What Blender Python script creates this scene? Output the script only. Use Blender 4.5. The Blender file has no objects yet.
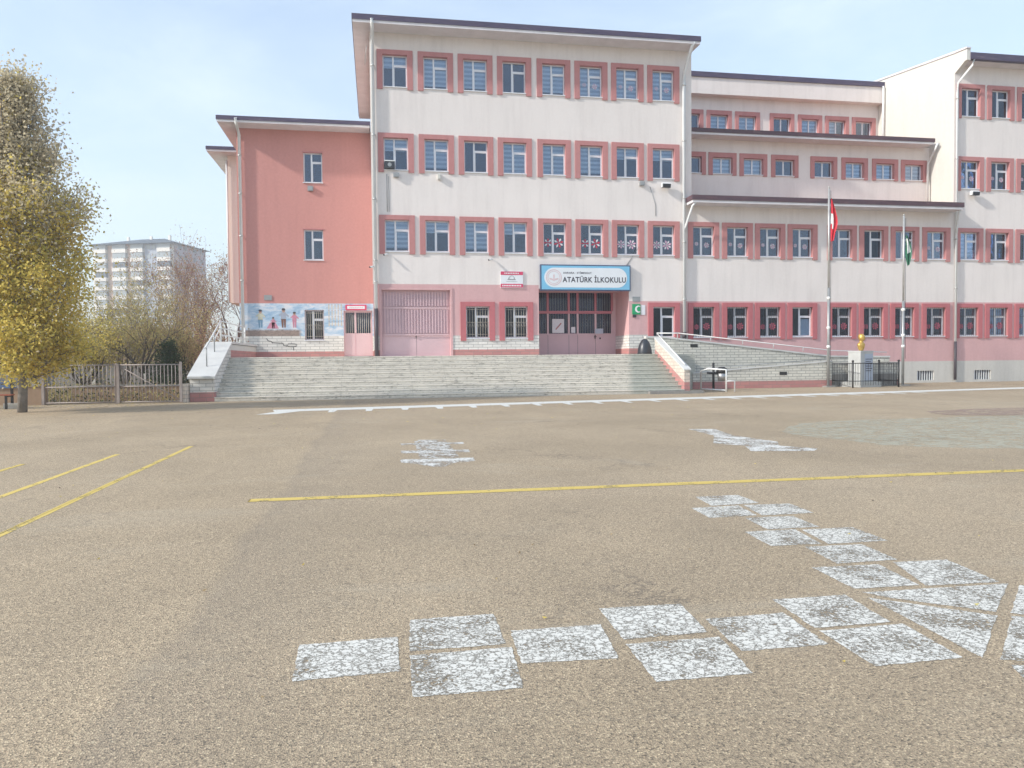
import bpy, bmesh, math, random
from math import sin, cos, pi, radians, sqrt
random.seed(11)
sc = bpy.context.scene
COL = sc.collection

# ------------------------------------------------------------------ helpers
def tag(o, label=None, cat=None, group=None, kind=None):
    if label: o['label'] = label
    if cat: o['category'] = cat
    if group: o['group'] = group
    if kind: o['kind'] = kind
    return o

def thing(name, label, cat, loc=(0, 0, 0), group=None):
    o = bpy.data.objects.new(name, None)
    COL.objects.link(o); o.location = loc
    o.empty_display_size = .2
    return tag(o, label, cat, group)

class MB:
    """collects faces with material slots; build() links them as ONE mesh object"""
    def __init__(s): s.v = []; s.f = []; s.m = []; s.sm = []
    def poly(s, pts, m=0, smooth=False):
        n = len(s.v); s.v += [tuple(p) for p in pts]; s.f.append(tuple(range(n, n + len(pts)))); s.m.append(m); s.sm.append(smooth)
    def box(s, x0, x1, y0, y1, z0, z1, m=0):
        n = len(s.v)
        s.v += [(x0, y0, z0), (x1, y0, z0), (x1, y1, z0), (x0, y1, z0), (x0, y0, z1), (x1, y0, z1), (x1, y1, z1), (x0, y1, z1)]
        for f in ((0, 3, 2, 1), (4, 5, 6, 7), (0, 1, 5, 4), (1, 2, 6, 5), (2, 3, 7, 6), (3, 0, 4, 7)):
            s.f.append(tuple(n + i for i in f)); s.m.append(m); s.sm.append(False)
        return s
    def prism(s, poly, axis, a, b, m=0):
        """extrude a 2-D polygon along an axis ('x','y','z') from a to b"""
        def P(p, t):
            return {'x': (t, p[0], p[1]), 'y': (p[0], t, p[1]), 'z': (p[0], p[1], t)}[axis]
        k = len(poly); n = len(s.v)
        s.v += [P(p, a) for p in poly] + [P(p, b) for p in poly]
        s.f.append(tuple(n + i for i in range(k))); s.m.append(m); s.sm.append(False)
        s.f.append(tuple(n + k + i for i in reversed(range(k)))); s.m.append(m); s.sm.append(False)
        for i in range(k):
            j = (i + 1) % k
            s.f.append((n + i, n + k + i, n + k + j, n + j)); s.m.append(m); s.sm.append(False)
        return s
    def tube(s, pts, rad, n=6, m=0, cap=True, smooth=True):
        k0 = len(s.v); K = len(pts)
        for i, p in enumerate(pts):
            a = pts[max(i - 1, 0)]; b = pts[min(i + 1, K - 1)]
            d = [b[j] - a[j] for j in range(3)]; L = sqrt(sum(c * c for c in d)) or 1; d = [c / L for c in d]
            u = (0, 0, 1) if abs(d[2]) < .9 else (1, 0, 0)
            e1 = (d[1] * u[2] - d[2] * u[1], d[2] * u[0] - d[0] * u[2], d[0] * u[1] - d[1] * u[0])
            L = sqrt(sum(c * c for c in e1)); e1 = [c / L for c in e1]
            e2 = (d[1] * e1[2] - d[2] * e1[1], d[2] * e1[0] - d[0] * e1[2], d[0] * e1[1] - d[1] * e1[0])
            r = rad[i] if isinstance(rad, (list, tuple)) else rad
            for q in range(n):
                t = 2 * pi * q / n
                s.v.append(tuple(p[j] + r * (cos(t) * e1[j] + sin(t) * e2[j]) for j in range(3)))
        for i in range(K - 1):
            for q in range(n):
                a = k0 + i * n + q; b = k0 + i * n + (q + 1) % n
                s.f.append((a, b, b + n, a + n)); s.m.append(m); s.sm.append(smooth)
        if cap:
            s.f.append(tuple(k0 + q for q in reversed(range(n)))); s.m.append(m); s.sm.append(False)
            s.f.append(tuple(k0 + (K - 1) * n + q for q in range(n))); s.m.append(m); s.sm.append(False)
        return s
    def lathe(s, prof, cx, cy, n=16, m=0, sx=1, sy=1, smooth=True):
        k0 = len(s.v)
        for r, z in prof:
            for q in range(n):
                t = 2 * pi * q / n; s.v.append((cx + r * sx * cos(t), cy + r * sy * sin(t), z))
        for i in range(len(prof) - 1):
            for q in range(n):
                a = k0 + i * n + q; b = k0 + i * n + (q + 1) % n
                s.f.append((a, b, b + n, a + n)); s.m.append(m); s.sm.append(smooth)
        s.f.append(tuple(k0 + q for q in reversed(range(n)))); s.m.append(m); s.sm.append(False)
        s.f.append(tuple(k0 + (len(prof) - 1) * n + q for q in range(n))); s.m.append(m); s.sm.append(False)
        return s
    def mesh(s, name, mats, off=(0, 0, 0)):
        me = bpy.data.meshes.new(name)
        me.from_pydata([(x - off[0], y - off[1], z - off[2]) for x, y, z in s.v], [], s.f)
        for mt in (mats if isinstance(mats, (list, tuple)) else [mats]): me.materials.append(mt)
        me.polygons.foreach_set('material_index', s.m)
        me.polygons.foreach_set('use_smooth', s.sm)
        me.update()
        return me
    def build(s, name, mats, parent=None, off=None):
        """vertices are world coordinates unless off is given; off is what is subtracted"""
        if off is None:
            off = (0, 0, 0); p = parent
            while p is not None:
                off = tuple(off[i] + p.location[i] for i in range(3)); p = p.parent
        o = bpy.data.objects.new(name, s.mesh(name, mats, off))
        COL.objects.link(o); o.parent = parent
        return o

# ------------------------------------------------------------------ materials
MATS = {}
def new_mat(name):
    m = bpy.data.materials.new(name); m.use_nodes = True
    nt = m.node_tree; b = nt.nodes['Principled BSDF']
    return m, nt, b
def N(nt, t, **kw):
    n = nt.nodes.new(t)
    for k, v in kw.items():
        if k in n.inputs.keys() if hasattr(n.inputs, 'keys') else False: n.inputs[k].default_value = v
        else: setattr(n, k, v)
    return n
def ramp(nt, src, stops):
    r = nt.nodes.new('ShaderNodeValToRGB'); e = r.color_ramp.elements
    while len(e) > len(stops): e.remove(e[-1])
    while len(e) < len(stops): e.new(.5)
    for i, (p, c) in enumerate(stops):
        e[i].position = p; e[i].color = (*c, 1) if len(c) == 3 else c
    nt.links.new(src, r.inputs[0]); return r
def coords(nt, scale=(1, 1, 1)):
    g = nt.nodes.new('ShaderNodeNewGeometry'); mp = nt.nodes.new('ShaderNodeMapping')
    mp.inputs['Scale'].default_value = scale
    nt.links.new(g.outputs['Position'], mp.inputs[0]); return mp.outputs[0]
def noise(nt, vec, scale, detail=4, rough=.55, dist=0):
    n = nt.nodes.new('ShaderNodeTexNoise'); n.inputs['Scale'].default_value = scale
    n.inputs['Detail'].default_value = detail; n.inputs['Roughness'].default_value = rough; n.inputs['Distortion'].default_value = dist
    nt.links.new(vec, n.inputs['Vector']); return n
def mixc(nt, f, a, b, mode='MIX'):
    n = nt.nodes.new('ShaderNodeMix'); n.data_type = 'RGBA'; n.blend_type = mode
    if isinstance(f, (int, float)): n.inputs[0].default_value = f
    else: nt.links.new(f, n.inputs[0])
    for k, x in ((6, a), (7, b)):
        if isinstance(x, tuple): n.inputs[k].default_value = (*x, 1)
        else: nt.links.new(x, n.inputs[k])
    return n.outputs[2]
def bump(nt, b, h, strength, dist):
    n = nt.nodes.new('ShaderNodeBump'); n.inputs['Strength'].default_value = strength; n.inputs['Distance'].default_value = dist
    nt.links.new(h, n.inputs['Height']); nt.links.new(n.outputs[0], b.inputs['Normal'])
def math_(nt, op, a, b=None):
    n = nt.nodes.new('ShaderNodeMath'); n.operation = op
    for i, x in enumerate((a, b)):
        if x is None: continue
        if isinstance(x, (int, float)): n.inputs[i].default_value = x
        else: nt.links.new(x, n.inputs[i])
    return n.outputs[0]

def mul(c, k): return tuple(x * k for x in c)
def plain(name, c, rough=.6, var=.12, vscale=3, metal=0, bmp=0, bscale=60):
    m, nt, b = new_mat(name); v = coords(nt)
    n = noise(nt, v, vscale, 5)
    r = ramp(nt, n.outputs[0], [(.3, mul(c, 1 - var)), (.7, mul(c, 1 + var * .6))])
    nt.links.new(r.outputs[0], b.inputs['Base Color'])
    b.inputs['Roughness'].default_value = rough; b.inputs['Metallic'].default_value = metal
    if bmp: bump(nt, b, noise(nt, v, bscale, 3).outputs[0], bmp, .01)
    return m
def stucco(name, c, stain=.12, tint=(.62, .60, .60), seed=0):
    """painted plaster: faint patches, rain streaks, fine grain"""
    m, nt, b = new_mat(name)
    v = coords(nt); vs = coords(nt, (1.6, 1.6, .16))
    n1 = noise(nt, v, .35, 5, .6, .6); n2 = noise(nt, vs, 1.4, 6, .65); n3 = noise(nt, v, 9, 4)
    base = ramp(nt, n1.outputs[0], [(.32, mul(c, 1 - stain * .5)), (.68, c)]).outputs[0]
    f = ramp(nt, n2.outputs[0], [(.47, (0, 0, 0)), (.72, (1, 1, 1))]).outputs[0]
    c2 = mixc(nt, math_(nt, 'MULTIPLY', f, stain * 2.1), base, tuple(c[i] * tint[i] for i in range(3)))
    c3 = mixc(nt, .12, c2, n3.outputs[0], 'OVERLAY')
    nt.links.new(c3, b.inputs['Base Color']); b.inputs['Roughness'].default_value = .85
    bump(nt, b, noise(nt, v, 45, 4).outputs[0], .25, .006)
    return m
def brick(name, c1, c2, mortar, bw=.42, rh=.125, msize=.012, var=.1, dirt=.25):
    m, nt, b = new_mat(name)
    g = nt.nodes.new('ShaderNodeNewGeometry'); s = nt.nodes.new('ShaderNodeSeparateXYZ'); nt.links.new(g.outputs['Position'], s.inputs[0])
    cb = nt.nodes.new('ShaderNodeCombineXYZ'); nt.links.new(math_(nt, 'ADD', s.outputs[0], s.outputs[1]), cb.inputs[0]); nt.links.new(s.outputs[2], cb.inputs[1])
    t = nt.nodes.new('ShaderNodeTexBrick'); nt.links.new(cb.outputs[0], t.inputs['Vector'])
    t.inputs['Scale'].default_value = 1; t.inputs['Brick Width'].default_value = bw; t.inputs['Row Height'].default_value = rh
    t.inputs['Mortar Size'].default_value = msize; t.inputs['Mortar Smooth'].default_value = .3; t.inputs['Bias'].default_value = 0
    t.inputs['Color1'].default_value = (*c1, 1); t.inputs['Color2'].default_value = (*c2, 1); t.inputs['Mortar'].default_value = (*mortar, 1)
    v = coords(nt); n = noise(nt, v, 3.2, 6, .65)
    d = ramp(nt, n.outputs[0], [(.48, (0, 0, 0)), (.8, (1, 1, 1))]).outputs[0]
    c = mixc(nt, math_(nt, 'MULTIPLY', d, dirt), t.outputs[0], mul(mortar, .8))
    nt.links.new(c, b.inputs['Base Color']); b.inputs['Roughness'].default_value = .8
    bump(nt, b, math_(nt, 'SUBTRACT', n.outputs[0], t.outputs['Fac']), .5, .01)
    return m

WHITE = (.80, .742, .708)
M = {}
M['white_wall'] = stucco('painted_plaster_white', WHITE, .13)
M['pink_low'] = stucco('painted_plaster_pale_pink', (.65, .40, .40), .12)
M['pink_wing'] = stucco('painted_plaster_salmon', (.565, .262, .235), .08)
M['surround'] = stucco('painted_surround_rose', (.51, .225, .22), .14)
M['surround_low'] = stucco('painted_surround_red', (.50, .155, .17), .14)
M['plinth'] = stucco('plinth_grey_render', (.62, .60, .555), .16)
M['cream'] = stucco('cream_render', (.64, .628, .58), .06)
M['soffit'] = plain('soffit_boards', (.66, .64, .66), .8, .1, 2)
M['stone'] = brick('split_stone_white', (.76, .74, .69), (.66, .64, .60), (.38, .37, .35))
M['stone_wet'] = brick('ramp_stone_greyish', (.70, .68, .60), (.60, .585, .52), (.33, .32, .29), .40, .12, .014, dirt=.4)
M['stone_pink'] = brick('split_stone_rose', (.52, .24, .22), (.44, .20, .19), (.34, .22, .20), .42, .14)
M['stone_orange'] = brick('split_stone_cream', (.66, .60, .52), (.62, .52, .44), (.40, .36, .32), .3, .13)
M['coping'] = plain('coping_slab', (.62, .62, .60), .6, .1, 2, bmp=.1)
M['white_pvc'] = plain('white_upvc', (.74, .76, .80), .35, .04, 4)
M['pipe_white'] = plain('white_painted_pipe', (.70, .72, .72), .4, .06, 2)
M['pipe_dark'] = plain('dark_painted_pipe', (.06, .05, .06), .5, .2, 3)
M['steel_pink'] = plain('pink_enamelled_steel', (.64, .45, .47), .45, .07, 1.2)
M['steel_rose'] = plain('rose_enamelled_bar', (.50, .17, .21), .45, .08, 3)
M['bars'] = plain('dark_bars', (.05, .045, .05), .5, .1, 5)
M['grille'] = plain('pale_window_bars', (.55, .52, .46), .5, .1, 5)
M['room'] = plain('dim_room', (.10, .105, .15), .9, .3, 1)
M['blind'] = plain('blind_fabric', (.42, .50, .56), .9, .08, 2)
M['black'] = plain('black_paint', (.02, .02, .022), .45, .2, 6)
M['dark_plastic'] = plain('dark_plastic', (.03, .035, .045), .35, .2, 4)
M['white_paint'] = plain('white_enamel', (.80, .80, .78), .35, .05, 4)
M['grey_metal'] = plain('grey_metal', (.35, .36, .36), .4, .1, 4, .4)
M['galv'] = plain('galvanised_pole', (.52, .52, .50), .35, .1, 4, .5)
M['gold'] = plain('gold_paint', (.62, .40, .10), .38, .1, 9, .55)
M['marble'] = plain('pale_marble', (.50, .51, .50), .35, .1, 2)
M['marble_blue'] = plain('bluish_marble_panel', (.42, .47, .56), .3, .12, 3)
M['ink'] = plain('dark_lettering', (.03, .03, .05), .6, .05)
M['ink_white'] = plain('white_lettering', (.8, .8, .8), .6, .03)
M['sign_blue'] = plain('sign_blue', (.20, .50, .72), .35, .05)
M['sign_white'] = plain('sign_white', (.74, .77, .80), .35, .03)
M['sign_rim'] = plain('sign_rim_navy', (.05, .08, .16), .4, .1)
M['sign_red'] = plain('sign_red', (.62, .06, .14), .4, .05)
M['seal_red'] = plain('seal_faint_red', (.68, .52, .54), .5, .05)
M['green'] = plain('sign_green', (.01, .33, .13), .4, .05)
M['flag_red'] = plain('flag_red_cloth', (.60, .015, .035), .7, .12, 5)
M['flag_white'] = plain('flag_white_cloth', (.78, .78, .76), .7, .06, 5)
M['flag_green'] = plain('flag_green_cloth', (.015, .13, .07), .7, .15, 5)
M['paper_red'] = plain('red_paper', (.62, .05, .10), .8, .1, 9)
M['paper_pale'] = plain('lilac_paper', (.78, .50, .64), .8, .1, 9)
M['paper_white'] = plain('white_paper', (.75, .75, .78), .8, .05, 9)
M['paper_pink'] = plain('pink_paper', (.66, .15, .22), .8, .1, 9)
M['bark'] = plain('bark', (.10, .085, .07), .9, .35, 9, bmp=.6, bscale=25)
M['bark_pale'] = plain('bark_pale', (.22, .20, .18), .9, .3, 9, bmp=.4, bscale=25)
M['twig_red'] = plain('reddish_twigs', (.17, .10, .085), .9, .25, 6)
M['fence_paint'] = plain('faded_fence_paint', (.36, .31, .29), .55, .2, 4)
M['tan_wall'] = stucco('tan_render', (.36, .25, .17), .3)
M['concrete'] = stucco('weathered_concrete', (.30, .29, .27), .3)
M['roof_tile_red'] = plain('clay_tile', (.36, .12, .07), .8, .25, 5)
M['wood_red'] = plain('bench_board', (.35, .10, .05), .6, .3, 5)
M['wood_blue'] = plain('blue_board', (.10, .18, .34), .6, .3, 5)
M['steelgrey'] = plain('stainless_bucket', (.42, .42, .42), .35, .1, 5, .7)

def fascia_mat(nm='weathered_fascia', tn=(1, 1, 1)):
    m, nt, b = new_mat(nm)
    v = coords(nt, (.5, 1, 3)); n = noise(nt, v, 2.2, 6, .7); n2 = noise(nt, coords(nt, (.35, 1, 8)), 3, 5, .6)
    c = ramp(nt, n.outputs[0], [(.3, (.045, .04, .085)), (.62, (.085, .065, .115)), (.75, (.19, .16, .20))]).outputs[0]
    f = ramp(nt, n2.outputs[0], [(.60, (0, 0, 0)), (.72, (1, 1, 1))]).outputs[0]
    c = mixc(nt, math_(nt, 'MULTIPLY', f, .45), c, (.30, .22, .20)); c = mixc(nt, 1.0, c, tn, 'MULTIPLY')
    nt.links.new(c, b.inputs['Base Color']); b.inputs['Roughness'].default_value = .65
    return m
M['fascia'] = fascia_mat(); M['fascia_brown'] = fascia_mat('brown_fascia', (1.25, .85, .60))

def glass_mat(nm='window_glass', k=1.35, base=.03):
    m, nt, b = new_mat(nm)
    out = nt.nodes['Material Output']
    t = nt.nodes.new('ShaderNodeBsdfTransparent'); t.inputs[0].default_value = (.84, .89, .94, 1)
    g = nt.nodes.new('ShaderNodeBsdfGlossy'); g.inputs['Roughness'].default_value = .03; g.inputs['Color'].default_value = (.72, .82, 1, 1)
    fr = nt.nodes.new('ShaderNodeFresnel'); fr.inputs[0].default_value = 1.5
    v = coords(nt); nn = noise(nt, v, 2.3, 2); bp = nt.nodes.new('ShaderNodeBump'); bp.inputs['Strength'].default_value = .03; bp.inputs['Distance'].default_value = .05
    nt.links.new(nn.outputs[0], bp.inputs['Height']); nt.links.new(bp.outputs[0], g.inputs['Normal'])
    f = math_(nt, 'MULTIPLY', fr.outputs[0], k); f = math_(nt, 'ADD', f, base)
    mx = nt.nodes.new('ShaderNodeMixShader'); nt.links.new(f, mx.inputs[0]); nt.links.new(t.outputs[0], mx.inputs[1]); nt.links.new(g.outputs[0], mx.inputs[2])
    nt.links.new(mx.outputs[0], out.inputs[0]); nt.nodes.remove(b)
    return m
M['glass'] = glass_mat(); M['glass_dull'] = glass_mat('low_reflection_glass', .55, .0)  # second glass: reflection turned down as if surroundings hid the mirrored sky

def zebra_mat():
    m, nt, b = new_mat('zebra_blind')
    g = nt.nodes.new('ShaderNodeNewGeometry'); s = nt.nodes.new('ShaderNodeSeparateXYZ'); nt.links.new(g.outputs['Position'], s.inputs[0])
    f = math_(nt, 'FRACT', math_(nt, 'MULTIPLY', s.outputs[2], 5.2))
    r = ramp(nt, f, [(.0, (.56, .62, .66)), (.46, (.56, .62, .66)), (.54, (.90, .92, .90)), (.97, (.90, .92, .90)), (1, (.56, .62, .66))])
    nt.links.new(r.outputs[0], b.inputs['Base Color']); b.inputs['Roughness'].default_value = .9
    return m
M['zebra'] = zebra_mat()

def asphalt_mat():
    m, nt, b = new_mat('old_tan_asphalt'); v = coords(nt)
    big = noise(nt, v, .16, 6, .6, .8); mid = noise(nt, coords(nt, (1, .6, 1)), 1.1, 6, .65, .4); fine = noise(nt, v, 46, 8, .8)
    vo = nt.nodes.new('ShaderNodeTexVoronoi'); vo.inputs['Scale'].default_value = 135; nt.links.new(v, vo.inputs['Vector'])
    vo2 = nt.nodes.new('ShaderNodeTexVoronoi'); vo2.inputs['Scale'].default_value = 290; nt.links.new(v, vo2.inputs['Vector'])
    sx = nt.nodes.new('ShaderNodeSeparateColor'); nt.links.new(vo.outputs['Color'], sx.inputs[0])
    sx2 = nt.nodes.new('ShaderNodeSeparateColor'); nt.links.new(vo2.outputs['Color'], sx2.inputs[0])
    base = ramp(nt, big.outputs[0], [(.3, (.335, .270, .188)), (.5, (.395, .318, .224)), (.70, (.445, .362, .260))]).outputs[0]
    c = mixc(nt, .35, base, ramp(nt, mid.outputs[0], [(.3, (.40, .40, .40)), (.7, (.60, .59, .57))]).outputs[0], 'OVERLAY')
    st = ramp(nt, sx.outputs[0], [(0, (.06, .06, .06)), (.22, (.40, .38, .36)), (.8, (.58, .56, .52)), (1, (.95, .93, .88))]).outputs[0]
    st2 = ramp(nt, sx2.outputs[1], [(0, (.2, .2, .2)), (.5, (.5, .5, .5)), (1, (.82, .80, .76))]).outputs[0]
    c = mixc(nt, .72, c, st, 'OVERLAY'); c = mixc(nt, .5, c, st2, 'OVERLAY')
    c = mixc(nt, .35, c, ramp(nt, fine.outputs[0], [(.32, (.22, .22, .22)), (.7, (.75, .75, .75))]).outputs[0], 'OVERLAY')
    # older sheet on the right of a laying joint near x = -0.95: slightly darker and rougher
    s = nt.nodes.new('ShaderNodeSeparateXYZ'); nt.links.new(v, s.inputs[0])
    wob = noise(nt, v, .8, 4); xx = math_(nt, 'ADD', s.outputs[0], math_(nt, 'MULTIPLY', wob.outputs[0], .5))
    j = ramp(nt, math_(nt, 'ADD', math_(nt, 'MULTIPLY', xx, .5), .85), [(.44, (0, 0, 0)), (.5, (1, 1, 1)), (.53, (.75, .75, .75)), (.9, (.3, .3, .3))]).outputs[0]
    c = mixc(nt, math_(nt, 'MULTIPLY', j, .30), c, (.20, .17, .14))
    # oil and damp stains
    so = noise(nt, coords(nt, (1, .45, 1)), .55, 5, .7, 1.2)
    sf = ramp(nt, so.outputs[0], [(.64, (0, 0, 0)), (.78, (1, 1, 1))]).outputs[0]
    c = mixc(nt, math_(nt, 'MULTIPLY', sf, .45), c, (.17, .13, .11))
    # fine wandering cracks
    ve = nt.nodes.new('ShaderNodeTexVoronoi'); ve.feature = 'DISTANCE_TO_EDGE'; ve.inputs['Scale'].default_value = .23
    dn = noise(nt, v, 1.6, 5, .7); va = nt.nodes.new('ShaderNodeVectorMath'); va.operation = 'ADD'; vm = nt.nodes.new('ShaderNodeVectorMath'); vm.operation = 'SCALE'; vm.inputs[3].default_value = 1.6
    nt.links.new(dn.outputs['Color'], vm.inputs[0]); nt.links.new(v, va.inputs[0]); nt.links.new(vm.outputs[0], va.inputs[1]); nt.links.new(va.outputs[0], ve.inputs['Vector'])
    ck_ = ramp(nt, ve.outputs['Distance'], [(0, (1, 1, 1)), (.0035, (.6, .6, .6)), (.007, (0, 0, 0))]).outputs[0]
    cm = ramp(nt, noise(nt, v, .5, 3).outputs[0], [(.5, (0, 0, 0)), (.62, (1, 1, 1))]).outputs[0]
    c = mixc(nt, math_(nt, 'MULTIPLY', math_(nt, 'MULTIPLY', ck_, cm), .55), c, (.10, .085, .07))
    # drifts of pale dust
    dd = ramp(nt, noise(nt, coords(nt, (.5, 1, 1)), .42, 6, .7, 1.5).outputs[0], [(.55, (0, 0, 0)), (.75, (1, 1, 1))]).outputs[0]
    c = mixc(nt, math_(nt, 'MULTIPLY', dd, .30), c, (.47, .42, .33))
    nt.links.new(c, b.inputs['Base Color']); b.inputs['Roughness'].default_value = .9
    hb = math_(nt, 'ADD', math_(nt, 'MULTIPLY', vo.outputs['Distance'], 1.2), fine.outputs[0]); bump(nt, b, hb, .55, .006)
    return m
M['asphalt'] = asphalt_mat()

def worn_paint(name, c, wear=.5, crackle=26, grey=(.20, .20, .19), under=.6, mosaic=False, full=1.0):
    """road paint that has cracked and worn through to the asphalt"""
    m, nt, b = new_mat(name); out = nt.nodes['Material Output']; v = coords(nt)
    n = noise(nt, v, crackle, 5, .65, .9); n2 = noise(nt, v, 3.2, 4, .6); n3 = noise(nt, v, 130, 2)
    h = math_(nt, 'ADD', n.outputs[0], math_(nt, 'MULTIPLY', math_(nt, 'SUBTRACT', n2.outputs[0], .5), .85))
    h = math_(nt, 'ADD', h, math_(nt, 'MULTIPLY', math_(nt, 'SUBTRACT', n3.outputs[0], .5), .16))
    a = ramp(nt, h, [(wear - .025, (0, 0, 0)), (wear + .025, (1, 1, 1))]).outputs[0]
    if mosaic:
        ve = nt.nodes.new('ShaderNodeTexVoronoi'); ve.feature = 'DISTANCE_TO_EDGE'; ve.inputs['Scale'].default_value = 21
        va = nt.nodes.new('ShaderNodeVectorMath'); va.operation = 'ADD'; vm = nt.nodes.new('ShaderNodeVectorMath'); vm.operation = 'SCALE'; vm.inputs[3].default_value = .09
        dn = noise(nt, v, 22, 4, .7); nt.links.new(dn.outputs['Color'], vm.inputs[0]); nt.links.new(v, va.inputs[0]); nt.links.new(vm.outputs[0], va.inputs[1]); nt.links.new(va.outputs[0], ve.inputs['Vector'])
        lw_ = math_(nt, 'MULTIPLY', ramp(nt, n2.outputs[0], [(.35, (.2, .2, .2)), (.65, (1, 1, 1))]).outputs[0], .135)
        a = math_(nt, 'MULTIPLY', a, ramp(nt, math_(nt, 'DIVIDE', ve.outputs['Distance'], lw_), [(.35, (.15, .15, .15)), (.8, (1, 1, 1))]).outputs[0])
    col = mixc(nt, a, grey, c)
    nt.links.new(col, b.inputs['Base Color']); b.inputs['Roughness'].default_value = .75
    gone = ramp(nt, h, [(wear - .14, (0, 0, 0)), (wear - .06, (1, 1, 1))]).outputs[0]
    t = nt.nodes.new('ShaderNodeBsdfTransparent'); mx = nt.nodes.new('ShaderNodeMixShader')
    al = math_(nt, 'MAXIMUM', a, math_(nt, 'MULTIPLY', gone, under))
    al = math_(nt, 'MULTIPLY', al, full)
    nt.links.new(al, mx.inputs[0]); nt.links.new(t.outputs[0], mx.inputs[1]); nt.links.new(b.outputs[0], mx.inputs[2]); nt.links.new(mx.outputs[0], out.inputs[0])
    return m
M['paint_hop'] = worn_paint('worn_white_paint', (.68, .66, .60), .45, 50, (.27, .255, .22), .72, True)
M['paint_line'] = worn_paint('white_line_paint', (.64, .64, .60), .28, 14)
M['paint_far'] = worn_paint('faded_white_paint', (.64, .63, .59), .49, 26, (.36, .33, .29), .6)
M['paint_body'] = worn_paint('very_worn_white_paint', (.64, .63, .59), .52, 24, (.36, .33, .29), .5)
M['paint_yellow'] = worn_paint('yellow_line_paint', (.66, .49, .13), .37, 30, (.42, .34, .17))
M['paint_green'] = worn_paint('faded_green_paint', (.58, .60, .49), .49, 9, (.48, .48, .38), .7, False, .40)
M['paint_purple'] = worn_paint('faded_purple_paint', (.30, .20, .21), .46, 6, (.33, .27, .23), .4, False, .34)

def step_mat():
    m, nt, b = new_mat('worn_marble_steps'); v = coords(nt, (1, 1, 1.6))
    n = noise(nt, v, 2.0, 7, .7, .4); n2 = noise(nt, coords(nt, (1, 3, 3)), 6, 5, .7); s = nt.nodes.new('ShaderNodeSeparateXYZ'); nt.links.new(coords(nt), s.inputs[0])
    c = ramp(nt, n.outputs[0], [(.3, (.60, .56, .49)), (.55, (.77, .72, .63)), (.75, (.84, .79, .69))]).outputs[0]
    f = ramp(nt, n2.outputs[0], [(.55, (0, 0, 0)), (.66, (1, 1, 1))]).outputs[0]
    c = mixc(nt, math_(nt, 'MULTIPLY', f, .7), c, (.20, .185, .16))
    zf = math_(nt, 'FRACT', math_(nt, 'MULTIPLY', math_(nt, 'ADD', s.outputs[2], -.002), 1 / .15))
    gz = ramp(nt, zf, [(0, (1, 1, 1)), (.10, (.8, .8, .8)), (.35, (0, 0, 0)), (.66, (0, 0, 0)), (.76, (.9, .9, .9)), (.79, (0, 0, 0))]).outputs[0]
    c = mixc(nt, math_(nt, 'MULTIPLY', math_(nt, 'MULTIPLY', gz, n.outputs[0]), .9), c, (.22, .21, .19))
    n4 = noise(nt, coords(nt, (.9, 3, 5)), 3.3, 5, .75); f4 = ramp(nt, n4.outputs[0], [(.57, (0, 0, 0)), (.63, (1, 1, 1))]).outputs[0]
    c = mixc(nt, math_(nt, 'MULTIPLY', f4, .65), c, (.14, .13, .11))
    # newer greenish slabs at the right end of the flight
    g = ramp(nt, math_(nt, 'MULTIPLY', math_(nt, 'ADD', math_(nt, 'ADD', s.outputs[0], math_(nt, 'MULTIPLY', s.outputs[1], -.33)), -8.0), .2), [(.64, (0, 0, 0)), (.70, (1, 1, 1))]).outputs[0]
    c = mixc(nt, math_(nt, 'MULTIPLY', g, .55), c, (.30, .34, .30))
    # slab joints
    j = ramp(nt, math_(nt, 'FRACT', math_(nt, 'MULTIPLY', s.outputs[0], .8)), [(0, (1, 1, 1)), (.012, (0, 0, 0))]).outputs[0]
    c = mixc(nt, math_(nt, 'MULTIPLY', j, .5), c, (.15, .15, .14))
    nt.links.new(c, b.inputs['Base Color']); b.inputs['Roughness'].default_value = .7
    bump(nt, b, n2.outputs[0], .3, .01)
    return m
M['steps'] = step_mat()

def soil_mat():
    m, nt, b = new_mat('dry_soil'); v = coords(nt); n = noise(nt, v, .6, 8, .7)
    c = ramp(nt, n.outputs[0], [(.3, (.14, .10, .07)), (.55, (.22, .17, .11)), (.75, (.17, .17, .08))]).outputs[0]
    nt.links.new(c, b.inputs['Base Color']); b.inputs['Roughness'].default_value = .95; bump(nt, b, n.outputs[0], .6, .1)
    return m
M['soil'] = soil_mat()

def leaf_mat(name, cols, trans=.35):
    m, nt, b = new_mat(name); out = nt.nodes['Material Output']
    n = noise(nt, coords(nt), 1.1, 5, .7); w = nt.nodes.new('ShaderNodeTexWhiteNoise'); w.noise_dimensions = '3D'
    sn = nt.nodes.new('ShaderNodeVectorMath'); sn.operation = 'SNAP'; sn.inputs[1].default_value = (.09, .09, .09)
    nt.links.new(coords(nt), sn.inputs[0]); nt.links.new(sn.outputs[0], w.inputs['Vector'])
    f = math_(nt, 'ADD', math_(nt, 'MULTIPLY', n.outputs[0], .65), math_(nt, 'MULTIPLY', w.outputs['Value'], .35))
    k = len(cols); c = ramp(nt, f, [(.25 + .5 * i / (k - 1), x) for i, x in enumerate(cols)]).outputs[0]
    d = nt.nodes.new('ShaderNodeBsdfDiffuse'); t = nt.nodes.new('ShaderNodeBsdfTranslucent'); mx = nt.nodes.new('ShaderNodeMixShader'); mx.inputs[0].default_value = trans
    nt.links.new(c, d.inputs[0]); nt.links.new(c, t.inputs[0]); nt.links.new(d.outputs[0], mx.inputs[1]); nt.links.new(t.outputs[0], mx.inputs[2]); nt.links.new(mx.outputs[0], out.inputs[0])
    nt.nodes.remove(b); return m
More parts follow.
